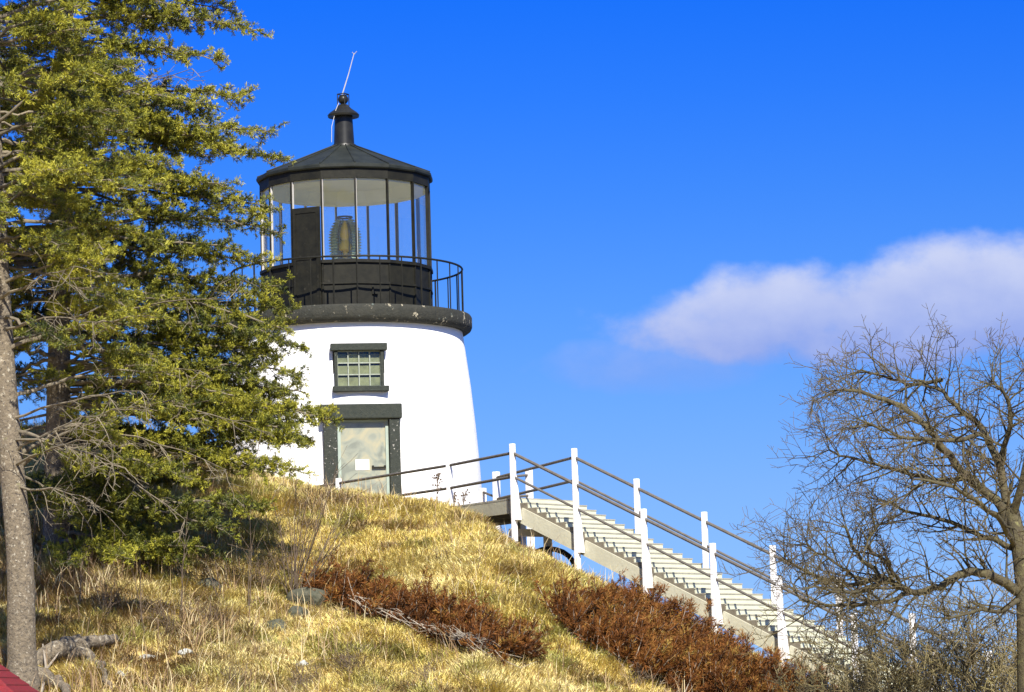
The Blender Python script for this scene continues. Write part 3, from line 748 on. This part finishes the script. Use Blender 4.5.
# far spruce, trunk at about x = 60 in the photo
random.seed(21)
Y2 = 56.0
b2 = G(57, 548); Y2 = b2.y
tr2 = [b2-Vector((0, 0, .4)), P(58, 440, Y2), P(60, 300, Y2), P(63, 150, Y2), P(66, 0, Y2), P(68, -150, Y2), P(69, -230, Y2)]
limbs = []
tips = [(264, 30, .3), (232, 12, 1), (222, 62, -.6), (246, 96, .4), (205, 110, -1), (268, 132, 0), (240, 150, -1.2), (282, 160, .5), (225, 185, -1.5), (270, 205, .2), (284, 232, -.3), (240, 250, -1.2),
        (262, 262, 1.2), (278, 288, -.6), (288, 330, -.8), (250, 322, .8), (298, 372, -.9), (270, 352, .4), (318, 415, -1.2), (334, 420, -1.0), (300, 440, -1.3), (268, 405, .6), (296, 470, -1.6), (232, 452, .2),
        (264, 507, -1.9), (226, 530, -2.2), (208, 548, -2.0), (205, 520, -.8), (200, 485, .2), (190, 560, -1.6), (180, 548, -1.0), (160, 566, -1.2), (205, 450, 1.4), (190, 480, -2.4), (300, 345, -.5), (292, 312, .3), (306, 392, -.2), (282, 388, -1.0), (300, 424, .3), (308, 440, -.4), (285, 440, -1.2), (255, 400, -1.8), (250, 365, .2), (195, 30, 1.4), (170, 5, -1), (215, -30, .3), (235, -60, -.3), (200, -90, .5)]
for (tx_, ty_, dy) in tips:
    e_ = P(tx_, ty_, Y2+dy)
    L = math.hypot(e_.x-b2.x, dy); st = along(tr2, e_.z+L*random.uniform(.02, .22))
    limbs.append((st, e_, random.uniform(.02, .12), random.uniform(.28, .42), 1.0, True))
for (tx_, ty_, dy) in tips:
    if tx_ < 215 or ty_ > 470: continue
    if random.random() < .5: continue
    for rp_ in range(1):
        e_ = P(tx_-random.uniform(2, 30), ty_+random.uniform(-17, 17), Y2+dy+random.uniform(-.7, .7))
        st = along(tr2, e_.z+(e_-b2).xy.length*random.uniform(.02, .2)); limbs.append((st, e_, random.uniform(.02, .12), random.uniform(.34, .5), 1.0, False))
for i in range(215):
    z = random.uniform(4.6, 15.0); st = along(tr2, z); az = random.uniform(0, 2*math.pi)
    L = random.uniform(1.7, 3.5)*(1 if z < 11 else .75)
    if math.cos(az) > .6: L *= .85
    e_ = st+Vector((math.cos(az)*L, math.sin(az)*L, -L*random.uniform(.0, .28)))
    limbs.append((st, e_, random.uniform(.0, .12), random.uniform(.22, .45), .85, False))
for i in range(20):
    z = random.uniform(2.6, 4.5); st = along(tr2, z); az = random.uniform(-1.9, .9); L = random.uniform(1.4, 2.6)
    limbs.append((st, st+Vector((math.cos(az)*L, math.sin(az)*L, -L*random.uniform(.1, .35))), .05, .25, .9, False))
t2 = spruce('spruce_tree', 'tall dense spruce with dark straight trunk, set back behind the leaning trunk', b2, tr2, [.27, .22, .18, .15, .12, .05, .02], limbs, 'spruces left of the lighthouse')

# near spruce, thick leaning bare trunk at the left edge
random.seed(5)
b1 = G(28, 696); Y1 = b1.y
tr1 = [b1-Vector((0, 0, .5)), P(22, 660, Y1), P(20, 560, Y1), P(11, 460, Y1+.1), P(3, 350, Y1+.2), P(-3, 230, Y1+.3), P(-8, 100, Y1+.4), P(-12, -40, Y1+.5), P(-14, -160, Y1+.5)]
limbs = []
L1 = [((8, 462), (196, 402), .8, .17, .40), ((12, 475), (130, 408), -.8, .12, .55), ((6, 400), (165, 372), .3, .12, .4), ((4, 352), (150, 318), -.9, .10, .35), ((3, 345), (120, 330), 1.0, .14, .35), ((0, 285), (110, 262), -.6, .12, .35),
      ((-2, 262), (140, 208), .3, .10, .35), ((-4, 205), (95, 160), -1, .10, .3), ((-5, 170), (140, 120), .4, .1, .3), ((-6, 130), (80, 70), -.8, .1, .3), ((-8, 90), (125, 45), .2, .1, .3), ((-9, 40), (90, 5), -.5, .1, .3), ((-9, 20), (150, -10), .3, .1, .3),
      ((-10, 0), (60, -40), -.8, .1, .3), ((10, 430), (95, 472), -1.2, .08, .35), ((12, 470), (70, 500), .8, .06, .4), ((2, 320), (70, 345), -1.5, .1, .4), ((0, 240), (60, 245), -1.4, .1, .3)]
for (a_, b_, dy, sag, bare) in L1:
    limbs.append((P(*a_, Y1+.2), P(*b_, Y1+dy), sag, bare+.12, .95, True))
for i in range(120):
    z = random.uniform(6.6, 14.0); st = along(tr1, z); az = random.uniform(0, 2*math.pi)
    L = random.uniform(1.2, 2.8)
    limbs.append((st, st+Vector((math.cos(az)*L, math.sin(az)*L, -L*random.uniform(-.1, .22))), random.uniform(0, .12), random.uniform(.3, .5), .8, False))
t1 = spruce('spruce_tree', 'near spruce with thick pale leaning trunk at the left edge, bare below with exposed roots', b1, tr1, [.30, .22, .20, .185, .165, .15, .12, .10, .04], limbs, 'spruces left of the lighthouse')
def dead(parent, specs, Yd):
    for a_, b_, dy in specs:
        p0, p2 = P(*a_, Yd+.1), P(*b_, Yd+dy); q = bez(p0, (p0+p2)/2+Vector((0, 0, .08*(p2-p0).length)), p2, 9)
        q = [x+Vector((random.gauss(0, .02), random.gauss(0, .02), random.gauss(0, .02))) for x in q]
        mb = MB().tube(q, [.026-.021*i/8 for i in range(9)], n=5, cap=False)
        for i in range(2, 9):
            for k in range(2): grow(mb, q[i], (q[i]-q[i-1]).normalized()*.8+Vector((random.gauss(0, .5), random.gauss(0, .6), random.gauss(-.35, .4))), random.uniform(.3, .75), .009, 1, -.3, (3, 4), .7, None, .0045)
        mb.build('dead_limb', MT['limb'], parent)
def gp(px, py, up=.0): p = G(px, py); return p+Vector((0, 0, up))
for pts, r_ in (([(34, 672), (60, 664), (82, 656), (104, 652), (120, 645), (133, 638)], [.17, .15, .12, .085, .06, .025]), ([(66, 662), (84, 664), (95, 672), (103, 682), (112, 695)], [.11, .09, .075, .055, .03]), ([(22, 690), (40, 690), (58, 694), (72, 704)], [.18, .14, .1, .05])):
    q = [gp(*a_, r_[i]*.75+(.10 if 0 < i < 4 else 0)) for i, a_ in enumerate(pts)]; qq = catmull(q, 4)
    qq = [x+Vector((random.gauss(0, .028), random.gauss(0, .02), random.gauss(0, .028))) for x in qq]
    MB().tube(qq, list(np.interp(np.linspace(0, len(q)-1, len(qq)), range(len(r_)), r_)), n=10).build('root', MT['bark'], t1, smooth=60)
q = [gp(43, 668, .35), gp(46, 680, .2), gp(44, 690, .12), gp(40, 702, .05)]; q2 = [gp(46, 682, .18), gp(54, 676, .25), gp(60, 672, .3)]
mb = MB().tube(q, [.012, .02, .024, .02], n=6).tube(q2, [.02, .016, .008], n=6)
o = mb.build('fallen_stick', MT['twig_grey'], loc=tuple(q[2])); props(o, 'pale forked stick lying over the roots beside the leaning spruce trunk', 'stick')

# ------------------------------------------------------------------ bare branching
def grow(mb, p, d_, L, r_, lvl, up=.25, kids=(4, 7), spread=.9, twig=None, rmin=.0035):
    n_ = max(3, int(L/.13)); pts = [p.copy()]; q = p.copy(); dd = d_.normalized()
    for i in range(n_):
        dd = (dd+Vector((random.gauss(0, .12), random.gauss(0, .12), random.gauss(0, .11)+up*.12))).normalized()
        q = q+dd*(L/n_); pts.append(q.copy())
    tgt = twig if (twig is not None and lvl <= 1) else mb
    tgt.tube(pts, [max(rmin, r_*(1-.8*i/n_)) for i in range(n_+1)], n=5 if r_ > .012 else 3, cap=False)
    if lvl <= 0: return
    k = random.randint(*kids)
    for i in range(k):
        f = .2+.8*(i+random.random())/k; j = min(int(f*n_), n_-1); b_ = pts[j].lerp(pts[j+1], f*n_-j); td = (pts[j+1]-pts[j]).normalized()
        rd_ = Vector((random.gauss(0, 1), random.gauss(0, 1), random.gauss(.15, 1))); rd_ -= td*rd_.dot(td); rd_.normalize()
        grow(mb, b_, (td*random.uniform(.35, .8)+rd_*spread).normalized(), L*random.uniform(.38, .68)*(1.15-.5*f), r_*.55, lvl-1, up, kids, spread, twig, rmin)

random.seed(14)
dead(t1, [((10, 455), (128, 408), -1.6), ((12, 470), (100, 440), -1.9), ((8, 420), (140, 392), -1.4), ((13, 490), (92, 500), -1.2), ((4, 330), (90, 322), -1.7), ((2, 300), (75, 268), -1.5), ((11, 440), (125, 470), -2.2)], Y1)
dead(t2, [((62, 130), (190, 70), -2.0), ((60, 330), (230, 300), -2.4), ((59, 380), (200, 372), -3.0), ((58, 430), (225, 470), -3.0), ((58, 450), (185, 520), -2.9), ((58, 400), (262, 430), -2.6)], Y2)
random.seed(77)
YB = 42.0
bt = Vector((P(1026, 720, YB).x, YB, 0)); bt.z = gz(bt.x, bt.y)
TR = thing('bare_tree', bt, 'leafless tree with lichened gnarled branches at the right edge, in front of the lower stairs', 'tree')
trk = [bt-Vector((0, 0, .3)), P(1028, 690, YB), P(1025, 600, YB), P(1019, 545, YB), P(1012, 510, YB+.1)]
MB().tube(catmull(trk, 5), list(np.interp(np.linspace(0, 4, 21), range(5), [.20, .15, .125, .115, .10])), n=12).build('trunk', MT['lichen'], TR, smooth=60)
TW = MB()
LB = [([(1018, 592, 0), (992, 577, -.2), (965, 573, -.3), (940, 586, -.4), (912, 592, -.4), (885, 577, -.5), (862, 561, -.5), (846, 528, -.6)], .085, 1.0),
      ([(912, 592, -.4), (880, 602, -.7), (842, 606, -.9), (800, 600, -1)], .04, 1.0),
      ([(885, 577, -.5), (850, 585, -.2), (815, 575, 0), (785, 560, .2)], .035, .9),
      ([(1012, 535, .1), (996, 500, .1), (968, 478, 0), (945, 450, -.2), (925, 425, -.3), (900, 406, -.3), (870, 396, -.4), (838, 388, -.4)], .085, 1.0),
      ([(968, 478, 0), (938, 480, .3), (905, 472, .5), (865, 462, .7), (830, 450, .8)], .045, 1.0),
      ([(1009, 515, .1), (1000, 470, .3), (985, 432, .5), (960, 410, .6), (942, 392, .6), (918, 380, .7)], .075, 1.0),
      ([(1000, 470, .3), (1010, 425, 0), (1006, 395, -.2), (994, 382, -.3)], .05, 1.0),
      ([(1013, 548, 0), (985, 536, .5), (950, 522, .8), (915, 512, 1.0), (880, 500, 1.2)], .05, .9),
      ([(1011, 520, .1), (1026, 470, -.3), (1040, 428, -.4), (1048, 392, -.4)], .07, 1.0),
      ([(985, 432, .5), (962, 440, -.3), (925, 440, -.9), (890, 432, -1.2), (860, 420, -1.3)], .04, 1.0),
      ([(942, 380, .6), (915, 385, .9), (885, 378, 1.1), (860, 370, 1.2)], .032, .9),
      ([(1016, 560, 0), (1045, 540, .4), (1075, 520, .8), (1100, 490, 1)], .06, 1.0),
      ([(1014, 545, 0), (1000, 520, -1), (975, 500, -1.6), (945, 485, -2), (915, 478, -2.1)], .05, 1.0),
      ([(912, 592, -.4), (892, 582, .3), (862, 578, .7), (830, 560, .9), (806, 545, 1)], .035, .8),
      ([(885, 577, -.5), (868, 590, -1), (845, 592, -1.3), (815, 588, -1.5)], .035, .8), ([(900, 585, -.4), (884, 560, -.9), (866, 545, -1.2), (880, 525, -1.3)], .032, .7),
      ([(1020, 600, 0), (1000, 610, -.8), (975, 612, -1.4), (945, 618, -1.8)], .045, 1.0)]
for pts, r_, sc_ in LB:
    r_ *= .82; q = catmull([P(a_, b_, YB+c_) for a_, b_, c_ in pts], 4); n_ = len(q)
    q = [x+Vector((random.gauss(0, .012), random.gauss(0, .02), random.gauss(0, .012))) if 0 < i else x for i, x in enumerate(q)]
    mb = MB().tube(q, [r_*(1-.8*i/(n_-1))+.006 for i in range(n_)], n=7, cap=False)
    for i in range(2, n_):
        for rep in range((2 if i % 2 else 1) if i < n_-2 else 4):
            td = (q[i]-q[i-1]).normalized(); rd_ = Vector((random.gauss(-.1, 1), random.gauss(0, .8), random.gauss(.2, .9))); rd_ -= td*rd_.dot(td); rd_.normalize()
            f = i/n_
            grow(mb, q[i], (td*random.uniform(.5, 1.1)+rd_).normalized(), random.uniform(.45, 1.05)*sc_, .010+.014*(1-f)*random.uniform(.5, 1), 2, .10, (3, 5), .75, TW, .0032)
    mb.build('limb', MT['lichen'], TR, smooth=60)
TW.build('twigs', MT['twig'], TR)
print('twig faces', len(TW.f))

# thicket of bare shrubs at the bottom right
shr = [(840, 47.0, 648, 15, 'lowest bare shrub of the thicket, tangled over the bottom steps'), (880, 44.5, 604, 18, 'dense mossy bare shrub in the thicket, second from the stairs'),
       (928, 45.5, 590, 18, 'bare shrub with many upright stems below the big horizontal limb'), (985, 44.0, 582, 18, 'tall thin bare shrub close to the foot of the leafless tree'), (1035, 47.0, 575, 16, 'bare shrub at the right edge behind the leafless trunk')]
for (px_, yw, h_, ns, lab) in shr:
    x_ = P(px_, 680, yw).x; b_ = Vector((x_, yw, gz(x_, yw))); top = P(px_, h_, yw).z
    hh2 = max(1.2, (top-b_.z)*.84)
    SR = thing('bare_shrub', b_, lab, 'shrub', 'bare shrubs at the foot of the stairs')
    mb = MB(); tw = MB()
    for i in range(int(ns*1.15)):
        az = random.uniform(0, 6.28); sp = random.uniform(.1, .55)
        grow(mb, b_+Vector((math.cos(az)*.25, math.sin(az)*.25, -.05)), Vector((math.cos(az)*sp, math.sin(az)*sp, 1)), hh2*random.uniform(.7, 1.1), random.uniform(.012, .022), 3, .35, (4, 5), .75, tw, .0045)
    mb.build('stem', MT['lichen'], SR); tw.build('twigs', MT['shrub_twig'], SR)

# thin saplings and brush on the left slope
random.seed(9)
def sapling(base, tops, lab, r_=.014, lv=1, name='bare_sapling', m='twig_brown', grp='thin bare saplings on the slope', cat='sapling'):
    o_ = MB()
    for t_ in tops:
        L = (t_-base).length; n_ = 7; mid = (base+t_)/2+Vector((random.gauss(0, .04), random.gauss(0, .05), random.gauss(0, .03)))*L
        q = bez(base+Vector((random.gauss(0, .05), random.gauss(0, .05), -.05)), mid, t_, n_)
        o_.tube(q, [r_*(1-.75*i/(n_-1)) for i in range(n_)], n=4, cap=False)
        for i in range(2, n_):
            for k in range(2):
                grow(o_, q[i], (q[i]-q[i-1]).normalized()+Vector((random.gauss(0, .5), random.gauss(0, .5), random.gauss(0, .3))), L*random.uniform(.12, .3), r_*.4, lv-1 if lv else 0, .2, (2, 3), .8, None, .003)
    o = o_.build(name, MT[m], loc=tuple(base)); return props(o, lab, cat, grp)
b_ = gp(292, 604); sapling(b_, [P(x, y, b_.y+random.uniform(-.6, .8)) for x, y in ((333, 478), (345, 500), (318, 490), (300, 505), (352, 520), (280, 520), (266, 545), (310, 530), (328, 540), (296, 475), (272, 500), (338, 472), (356, 508), (322, 500), (340, 520), (308, 488), (288, 512))], 'fan of thin bare stems rising beside the dark ledge rocks', .013, 1, 'bare_shrub', cat='shrub')
for (px_, py_, tx_, ty_, lab) in ((249, 614, 250, 520, 'single thin sapling standing left of the fanned stems'), (182, 628, 186, 535, 'straight sapling pair under the middle of the spruce boughs'), (144, 640, 140, 560, 'short bare sapling near the exposed spruce roots'), (222, 606, 214, 548, 'crooked bare sapling beside the mossy stone under the boughs'), (76, 612, 82, 560, 'leaning twig sapling between the two spruce trunks'), (96, 630, 118, 590, 'dead leaning twig left of the short sapling')):
    b_ = gp(px_, py_); sapling(b_, [P(tx_, ty_, b_.y+.2), P(tx_+random.uniform(-8, 8), ty_+random.uniform(10, 30), b_.y)], lab, .010, 1)

for k, (px_, py_, n_, hp, lab) in enumerate(((348, 676, 26, 34, 'low brown bramble at the bottom of the slope below the grey juniper stems'), (305, 690, 22, 30, 'low brown bramble at the bottom edge under the small pale stone'),
        (212, 632, 18, 40, 'tangled brown bramble below the mossy rock at the edge of the shade'), (165, 640, 14, 44, 'wispy bramble beside the flat pale stone'), (262, 592, 18, 46, 'brown bramble between the fanned stems and the spruce boughs'),
        (232, 690, 20, 28, 'short brown bramble at the bottom edge right of the roots'), (425, 684, 18, 24, 'sparse brown bramble at the bottom edge in front of the juniper tip'), (110, 618, 14, 50, 'dead bramble in the shade between the spruces'), (440, 566, 12, 18, 'small brown bramble in the open grass above the narrow juniper'), (640, 684, 16, 26, 'thin bramble at the bottom edge in front of the wide juniper'))):
    b_ = gp(px_, py_); o_ = MB()
    for i in range(n_):
        q0 = gp(px_+max(-11, min(11, random.gauss(0, 7))), py_+random.gauss(0, 2), -.03); L = hp*b_.y/F_*random.uniform(.5, 1.1)
        grow(o_, q0, Vector((random.gauss(.1, .45), random.gauss(-.1, .4), 1)), L, .006, 1, .1, (3, 5), .7, None, .003)
    for i in range(10): o_.tube([b_+Vector((0, 0, -.05)), gp(px_+(i-4.5)*2.4, py_+random.gauss(0, 2), .03)], .006, n=3, cap=False)
    o = o_.build('bramble', MT['twig_brown'], loc=tuple(b_)); props(o, lab, 'bramble', 'brown brambles in the grass')

# weeds with seed heads along the crest near the tower
for i, (px_, py_, h_) in enumerate(((405, 500, .75), (418, 503, .95), (436, 507, .7), (452, 512, .85), (462, 514, .9), (472, 517, .6), (538, 551, .9), (550, 556, .75), (368, 497, .8), (378, 499, .7), (300, 487, .9), (322, 491, .7))):
    b_ = gp(px_, py_, -.02); mb = MB()
    for k in range(3):
        t_ = b_+Vector((random.gauss(0, .12), random.gauss(0, .1), h_*random.uniform(.6, 1))); q = bez(b_, (b_+t_)/2+Vector((random.gauss(0, .04), 0, 0)), t_, 5)
        mb.tube(q, .006, n=3, cap=False)
        for j in range(9):
            c_ = t_+Vector((random.gauss(0, .05), random.gauss(0, .04), random.gauss(-.03, .05))); mb.box(c_, (.025, .025, .03), Matrix.Rotation(random.random()*3, 3, 'X') @ Matrix.Rotation(random.random()*3, 3, 'Z'))
            mb.tube([q[3], c_], .003, n=3, cap=False)
    where = ['left of the first walkway post', 'in front of the white tower wall', 'under the upper walkway rail', 'beside the first walkway post', 'just right of the first walkway post', 'at the tower corner before the landing', 'below the landing left of the pipe bend', 'beside the black pipe bend', 'in front of the tower door', 'right of the tower door jamb', 'at the left foot of the tower', 'at the left jamb of the tower door'][i]
    o = mb.build('dry_weed', MT['twig_brown'], loc=tuple(b_)); props(o, 'brown dead weed with seed heads '+where, 'weed', 'dead weeds along the hill crest')

# ------------------------------------------------------------------ junipers
random.seed(31)
def juniper(px_poly, lab, nbr, hmax, tone, stems=None, dirb=Vector((.55, -.35, .55))):
    """prostrate shrub: px_poly is the outline of its footing on the slope as seen in the photo"""
    xs_ = [a for a, _ in px_poly]; ys_ = [b for _, b in px_poly]
    def inside(x, y):
        c = False; j = len(px_poly)-1
        for i in range(len(px_poly)):
            (xi, yi), (xj, yj) = px_poly[i], px_poly[j]
            if (yi > y) != (yj > y) and x < (xj-xi)*(y-yi)/(yj-yi)+xi: c = not c
            j = i
        return c
    cb = gp(sum(xs_)/len(xs_), sum(ys_)/len(ys_))
    o = thing('juniper_shrub', cb, lab, 'shrub', 'rust brown junipers on the slope')
    sh = Shoots(); st = MB(); k = 0
    while k < nbr:
        x, y = random.uniform(min(xs_), max(xs_)), random.uniform(min(ys_), max(ys_))
        if not inside(x, y): continue
        k += 1; p = gp(x, y, random.uniform(0, .1)); L = random.uniform(.35, 1)*hmax
        d_ = (dirb+Vector((random.gauss(0, .5), random.gauss(0, .4), random.gauss(0, .3)))).normalized()
        e_ = p+d_*L; q = bez(p, (p+e_)/2+Vector((0, 0, -.08*L)), e_, 6)
        st.tube(q, [.010, .009, .008, .007, .005, .003], n=3, cap=False)
        tn = tone+random.gauss(0, .17)
        for i in range(int(L/.028)):
            f = random.uniform(.12, 1); j = min(int(f*5), 4); b_ = q[j].lerp(q[j+1], f*5-j)
            sd_ = (d_*.9+Vector((random.gauss(0, .6), random.gauss(0, .6), random.gauss(.15, .5)))).normalized(); l_ = random.uniform(.08, .2)*(1.15-.5*f)
            sh.add(b_, sd_, l_, tn+.25*(f-.5)); sh.add(b_+sd_*l_*.7, (sd_+Vector((random.gauss(0, .4), random.gauss(0, .4), .1))), l_*.7, tn+.1+.25*(f-.5))
    if stems:
        for s_ in range(stems[0]):
            a_, c_ = stems[1], stems[2]; f = random.random()*.85; w_ = random.uniform(-4, 12)
            q = [gp(a_[0]+(c_[0]-a_[0])*t+random.gauss(0, 2), a_[1]+(c_[1]-a_[1])*t+w_*.6+random.gauss(0, 1.5), .14+random.random()*.2) for t in (f, f+.08, f+.17, f+.26)]
            st.tube(q, [.009, .008, .006, .003], n=4, cap=False)
    st.build('branches', MT['twig_grey'], o); sh.mesh('foliage', MT['rust'], o, RUST, k=6, wid=.13, spread=.42)
    return o
juniper([(302, 592), (330, 590), (380, 606), (430, 622), (480, 640), (525, 662), (500, 668), (450, 652), (400, 636), (350, 622), (312, 604)], 'narrow rust brown juniper sprawled downhill with grey stems bared along its lower edge', 470, .72, .40, (60, (340, 606), (520, 672)), Vector((.75, -.15, .5)))
juniper([(548, 614), (600, 608), (645, 616), (690, 642), (745, 676), (800, 702), (730, 714), (665, 694), (612, 668), (560, 636)], 'wide rust brown juniper mass under the stairs', 780, .72, .46, None, Vector((.55, -.25, .6)))
juniper([(700, 700), (760, 692), (830, 712), (840, 730), (740, 728)], 'lower rust brown juniper at the bottom edge below the last white stair post', 300, .7, .48, None, Vector((.3, -.2, .8)))

# ------------------------------------------------------------------ rocks
import bmesh
def rock(px_, py_, wpx, hpx, lab, m='rock'):
    p = gp(px_, py_); sc_ = p.y/F_; bm = bmesh.new(); bmesh.ops.create_icosphere(bm, subdivisions=3, radius=1)
    rs = random.uniform(0, 99); 
    pl = [(Vector((random.gauss(0, 1), random.gauss(0, 1), random.gauss(.3, 1))).normalized(), random.uniform(.62, .95)) for _ in range(14)]
    for v_ in bm.verts:
        for n_, d_ in pl:
            e_ = v_.co.dot(n_)-d_
            if e_ > 0: v_.co -= n_*e_*.9
        v_.co *= 1+.10*(float(fbm(v_.co.x*2+rs, v_.co.y*2+v_.co.z*2))-.5)
        v_.co.x *= wpx*sc_*.78; v_.co.y *= wpx*sc_*.6; v_.co.z *= hpx*sc_*.9
    me = bpy.data.meshes.new('rock'); bm.to_mesh(me); bm.free()
    o = link_mesh('rock', me, MT[m]); o.location = p+Vector((0, 0, hpx*sc_*.22)); o.rotation_euler = (0, 0, random.uniform(-.5, .5))
    return props(o, lab, 'rock', 'rocks poking from the grass')
rock(308, 604, 30, 17, 'largest dark ledge rock, left of the narrow rusty juniper'); rock(297, 618, 16, 12, 'dark ledge rock tucked below the largest rock'); rock(274, 630, 17, 11, 'dark angular rock alone in the grass left of the ledge rocks')
rock(207, 590, 20, 12, 'mossy grey rock shaded by the lowest spruce boughs'); rock(135, 610, 16, 10, 'grey rock in shade near the far spruce trunk')
rock(186, 655, 11, 5, 'flat pale stone below the shaded slope', 'rock_pale'); rock(147, 660, 12, 6, 'pale stone to the right of the spruce roots', 'rock_pale'); rock(303, 666, 9, 6, 'small pale stone below the ledge rocks', 'rock_pale'); rock(376, 654, 12, 8, 'grey rock below the grey juniper stems')
rock(120, 676, 8, 5, 'tiny pale stone beside the end of the roots', 'rock_pale')

# ------------------------------------------------------------------ grass
def grass():
    rng = np.random.default_rng(5)
    nt_ = 36000; k = 16
    X = rng.uniform(-13.5, 7.5, nt_*2); Y = rng.uniform(40.5, 63.5, nt_*2)
    zr_ok = (Y < np.interp(X, RX, RY)+3.0)
    vis = np.abs(X/Y*F_) < 575
    # keep clear of the tower and thin it under the spruces
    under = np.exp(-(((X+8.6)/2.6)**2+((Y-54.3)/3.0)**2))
    keep = zr_ok & vis & (np.hypot(X-AX, Y-TY) > 3.1) & (rng.random(len(X)) > under*.55)
    dk = np.abs((X-A.x)*wperp.x+(Y-A.y)*wperp.y-WD/2) < WD/2+.05; da = (X-A.x)*wdir.x+(Y-A.y)*wdir.y
    keep &= ~(dk & (da > -.2) & (da < LW))
    X, Y, under = X[keep][:nt_], Y[keep][:nt_], under[keep][:nt_]; n_ = len(X); print('tufts', n_)
    big = fbm(X*.45+7, Y*.45, 4); pat = fbm(X*1.3+90, Y*1.3, 3); tall = np.clip(fbm(X*.9+40, Y*.9+9, 3)*2-.35, .15, 1.3)
    eps = .1; gx = (ground_z(X+eps, Y)-ground_z(X-eps, Y))/(2*eps); gy = (ground_z(X, Y+eps)-ground_z(X, Y-eps))/(2*eps)
    comb = fbm(X*.8+3, Y*.8+60, 2)*6.28*1.6
    ld = np.stack([-gx*1.1+np.cos(comb)*.35, -gy*1.1+np.sin(comb)*.25], 1)
    # blades
    bx = np.repeat(X, k)+rng.normal(size=n_*k)*.05; by = np.repeat(Y, k)+rng.normal(size=n_*k)*.05
    bz = ground_z(bx, by)-.01
    h = np.repeat(.07+.20*tall, k)*rng.uniform(.55, 1.3, n_*k)
    dirx = np.repeat(ld[:, 0]*1.25, k)+rng.normal(size=n_*k)*.75; diry = np.repeat(ld[:, 1]*1.25, k)+rng.normal(size=n_*k)*.75
    wd_ = rng.uniform(.006, .015, n_*k); wa = rng.uniform(-.7, .7, n_*k); wx, wy = np.cos(wa)*wd_/2, np.sin(wa)*wd_/2
    b = np.stack([bx, by, bz], 1); m1 = b+np.stack([dirx*h*.35, diry*h*.35, h*.62], 1); tp = b+np.stack([dirx*h*1.0, diry*h*1.0, h*(.95-.25*np.minimum(1.4, np.hypot(dirx, diry)))], 1)
    wv = np.stack([wx, wy, wx*0], 1)
    Vv = np.stack([b-wv, b+wv, m1-wv*.8, m1+wv*.8, tp], 1).reshape(-1, 3); i0 = np.arange(n_*k)*5
    T_ = np.concatenate([np.stack([i0, i0+1, i0+3], 1), np.stack([i0, i0+3, i0+2], 1), np.stack([i0+2, i0+3, i0+4], 1)])
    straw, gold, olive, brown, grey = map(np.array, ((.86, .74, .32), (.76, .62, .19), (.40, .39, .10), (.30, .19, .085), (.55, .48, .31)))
    t1_ = sstep(.38, .58, big); c = straw[None]*t1_[:, None]+gold[None]*(1-t1_[:, None])
    o_ = (sstep(.46, .60, pat)*.8)[:, None]; c = c*(1-o_)+olive*o_
    b_ = (sstep(.56, .66, fbm(X*1.05+200, Y*1.4+77, 4))*.75)[:, None]; c = c*(1-b_)+brown*b_
    # lower left of the slope is browner and more mixed
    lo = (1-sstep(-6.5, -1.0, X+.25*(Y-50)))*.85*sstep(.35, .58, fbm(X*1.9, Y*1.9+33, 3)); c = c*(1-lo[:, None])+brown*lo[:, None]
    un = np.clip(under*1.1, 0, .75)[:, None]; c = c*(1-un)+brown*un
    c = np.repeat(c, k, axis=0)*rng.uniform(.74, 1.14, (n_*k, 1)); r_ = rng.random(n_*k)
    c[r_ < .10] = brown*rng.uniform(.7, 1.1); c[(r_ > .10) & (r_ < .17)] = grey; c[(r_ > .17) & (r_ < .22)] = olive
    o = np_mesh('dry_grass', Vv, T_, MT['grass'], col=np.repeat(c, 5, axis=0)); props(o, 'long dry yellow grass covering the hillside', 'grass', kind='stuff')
    # loose taller stalks standing over the sward, thicker on the rough lower left
    ns = 9000; X = rng.uniform(-13, 6, ns*3); Y = rng.uniform(42, 61.5, ns*3)
    kp = (Y < np.interp(X, RX, RY)+.3) & (rng.random(ns*3) < (.15+.85*sstep(.45, .62, fbm(X*.8+11, Y*.8+5, 3)))*(.35+.65*(1-sstep(-7, -1.5, X))))
    dk = np.abs((X-A.x)*wperp.x+(Y-A.y)*wperp.y-WD/2) < WD/2+.05; da = (X-A.x)*wdir.x+(Y-A.y)*wdir.y
    kp &= ~(dk & (da > -.2) & (da < LW))
    X, Y = X[kp][:ns], Y[kp][:ns]; n2 = len(X); b = np.stack([X, Y, ground_z(X, Y)], 1); h = rng.uniform(.25, .62, n2)
    ln = rng.normal(size=(n2, 2))*.30; m1 = b+np.stack([ln[:, 0]*h*.4, ln[:, 1]*h*.4, h*.6], 1); tp = b+np.stack([ln[:, 0]*h*1.2, ln[:, 1]*h*1.2, h], 1)
    wv = np.stack([np.full(n2, .0045), np.zeros(n2), np.zeros(n2)], 1); Vv = np.stack([b-wv, b+wv, m1-wv, m1+wv, tp], 1).reshape(-1, 3); i0 = np.arange(n2)*5
    T_ = np.concatenate([np.stack([i0, i0+1, i0+3], 1), np.stack([i0, i0+3, i0+2], 1), np.stack([i0+2, i0+3, i0+4], 1)])
    cs = np.array([(.30, .20, .11), (.62, .52, .30), (.20, .13, .08), (.45, .33, .16)])[rng.integers(0, 4, n2)]
    o = np_mesh('dry_stalks', Vv, T_, MT['grass'], col=np.repeat(cs, 5, axis=0)); props(o, 'thin brown and straw stalks standing above the grass', 'grass stalks', kind='stuff')
grass()
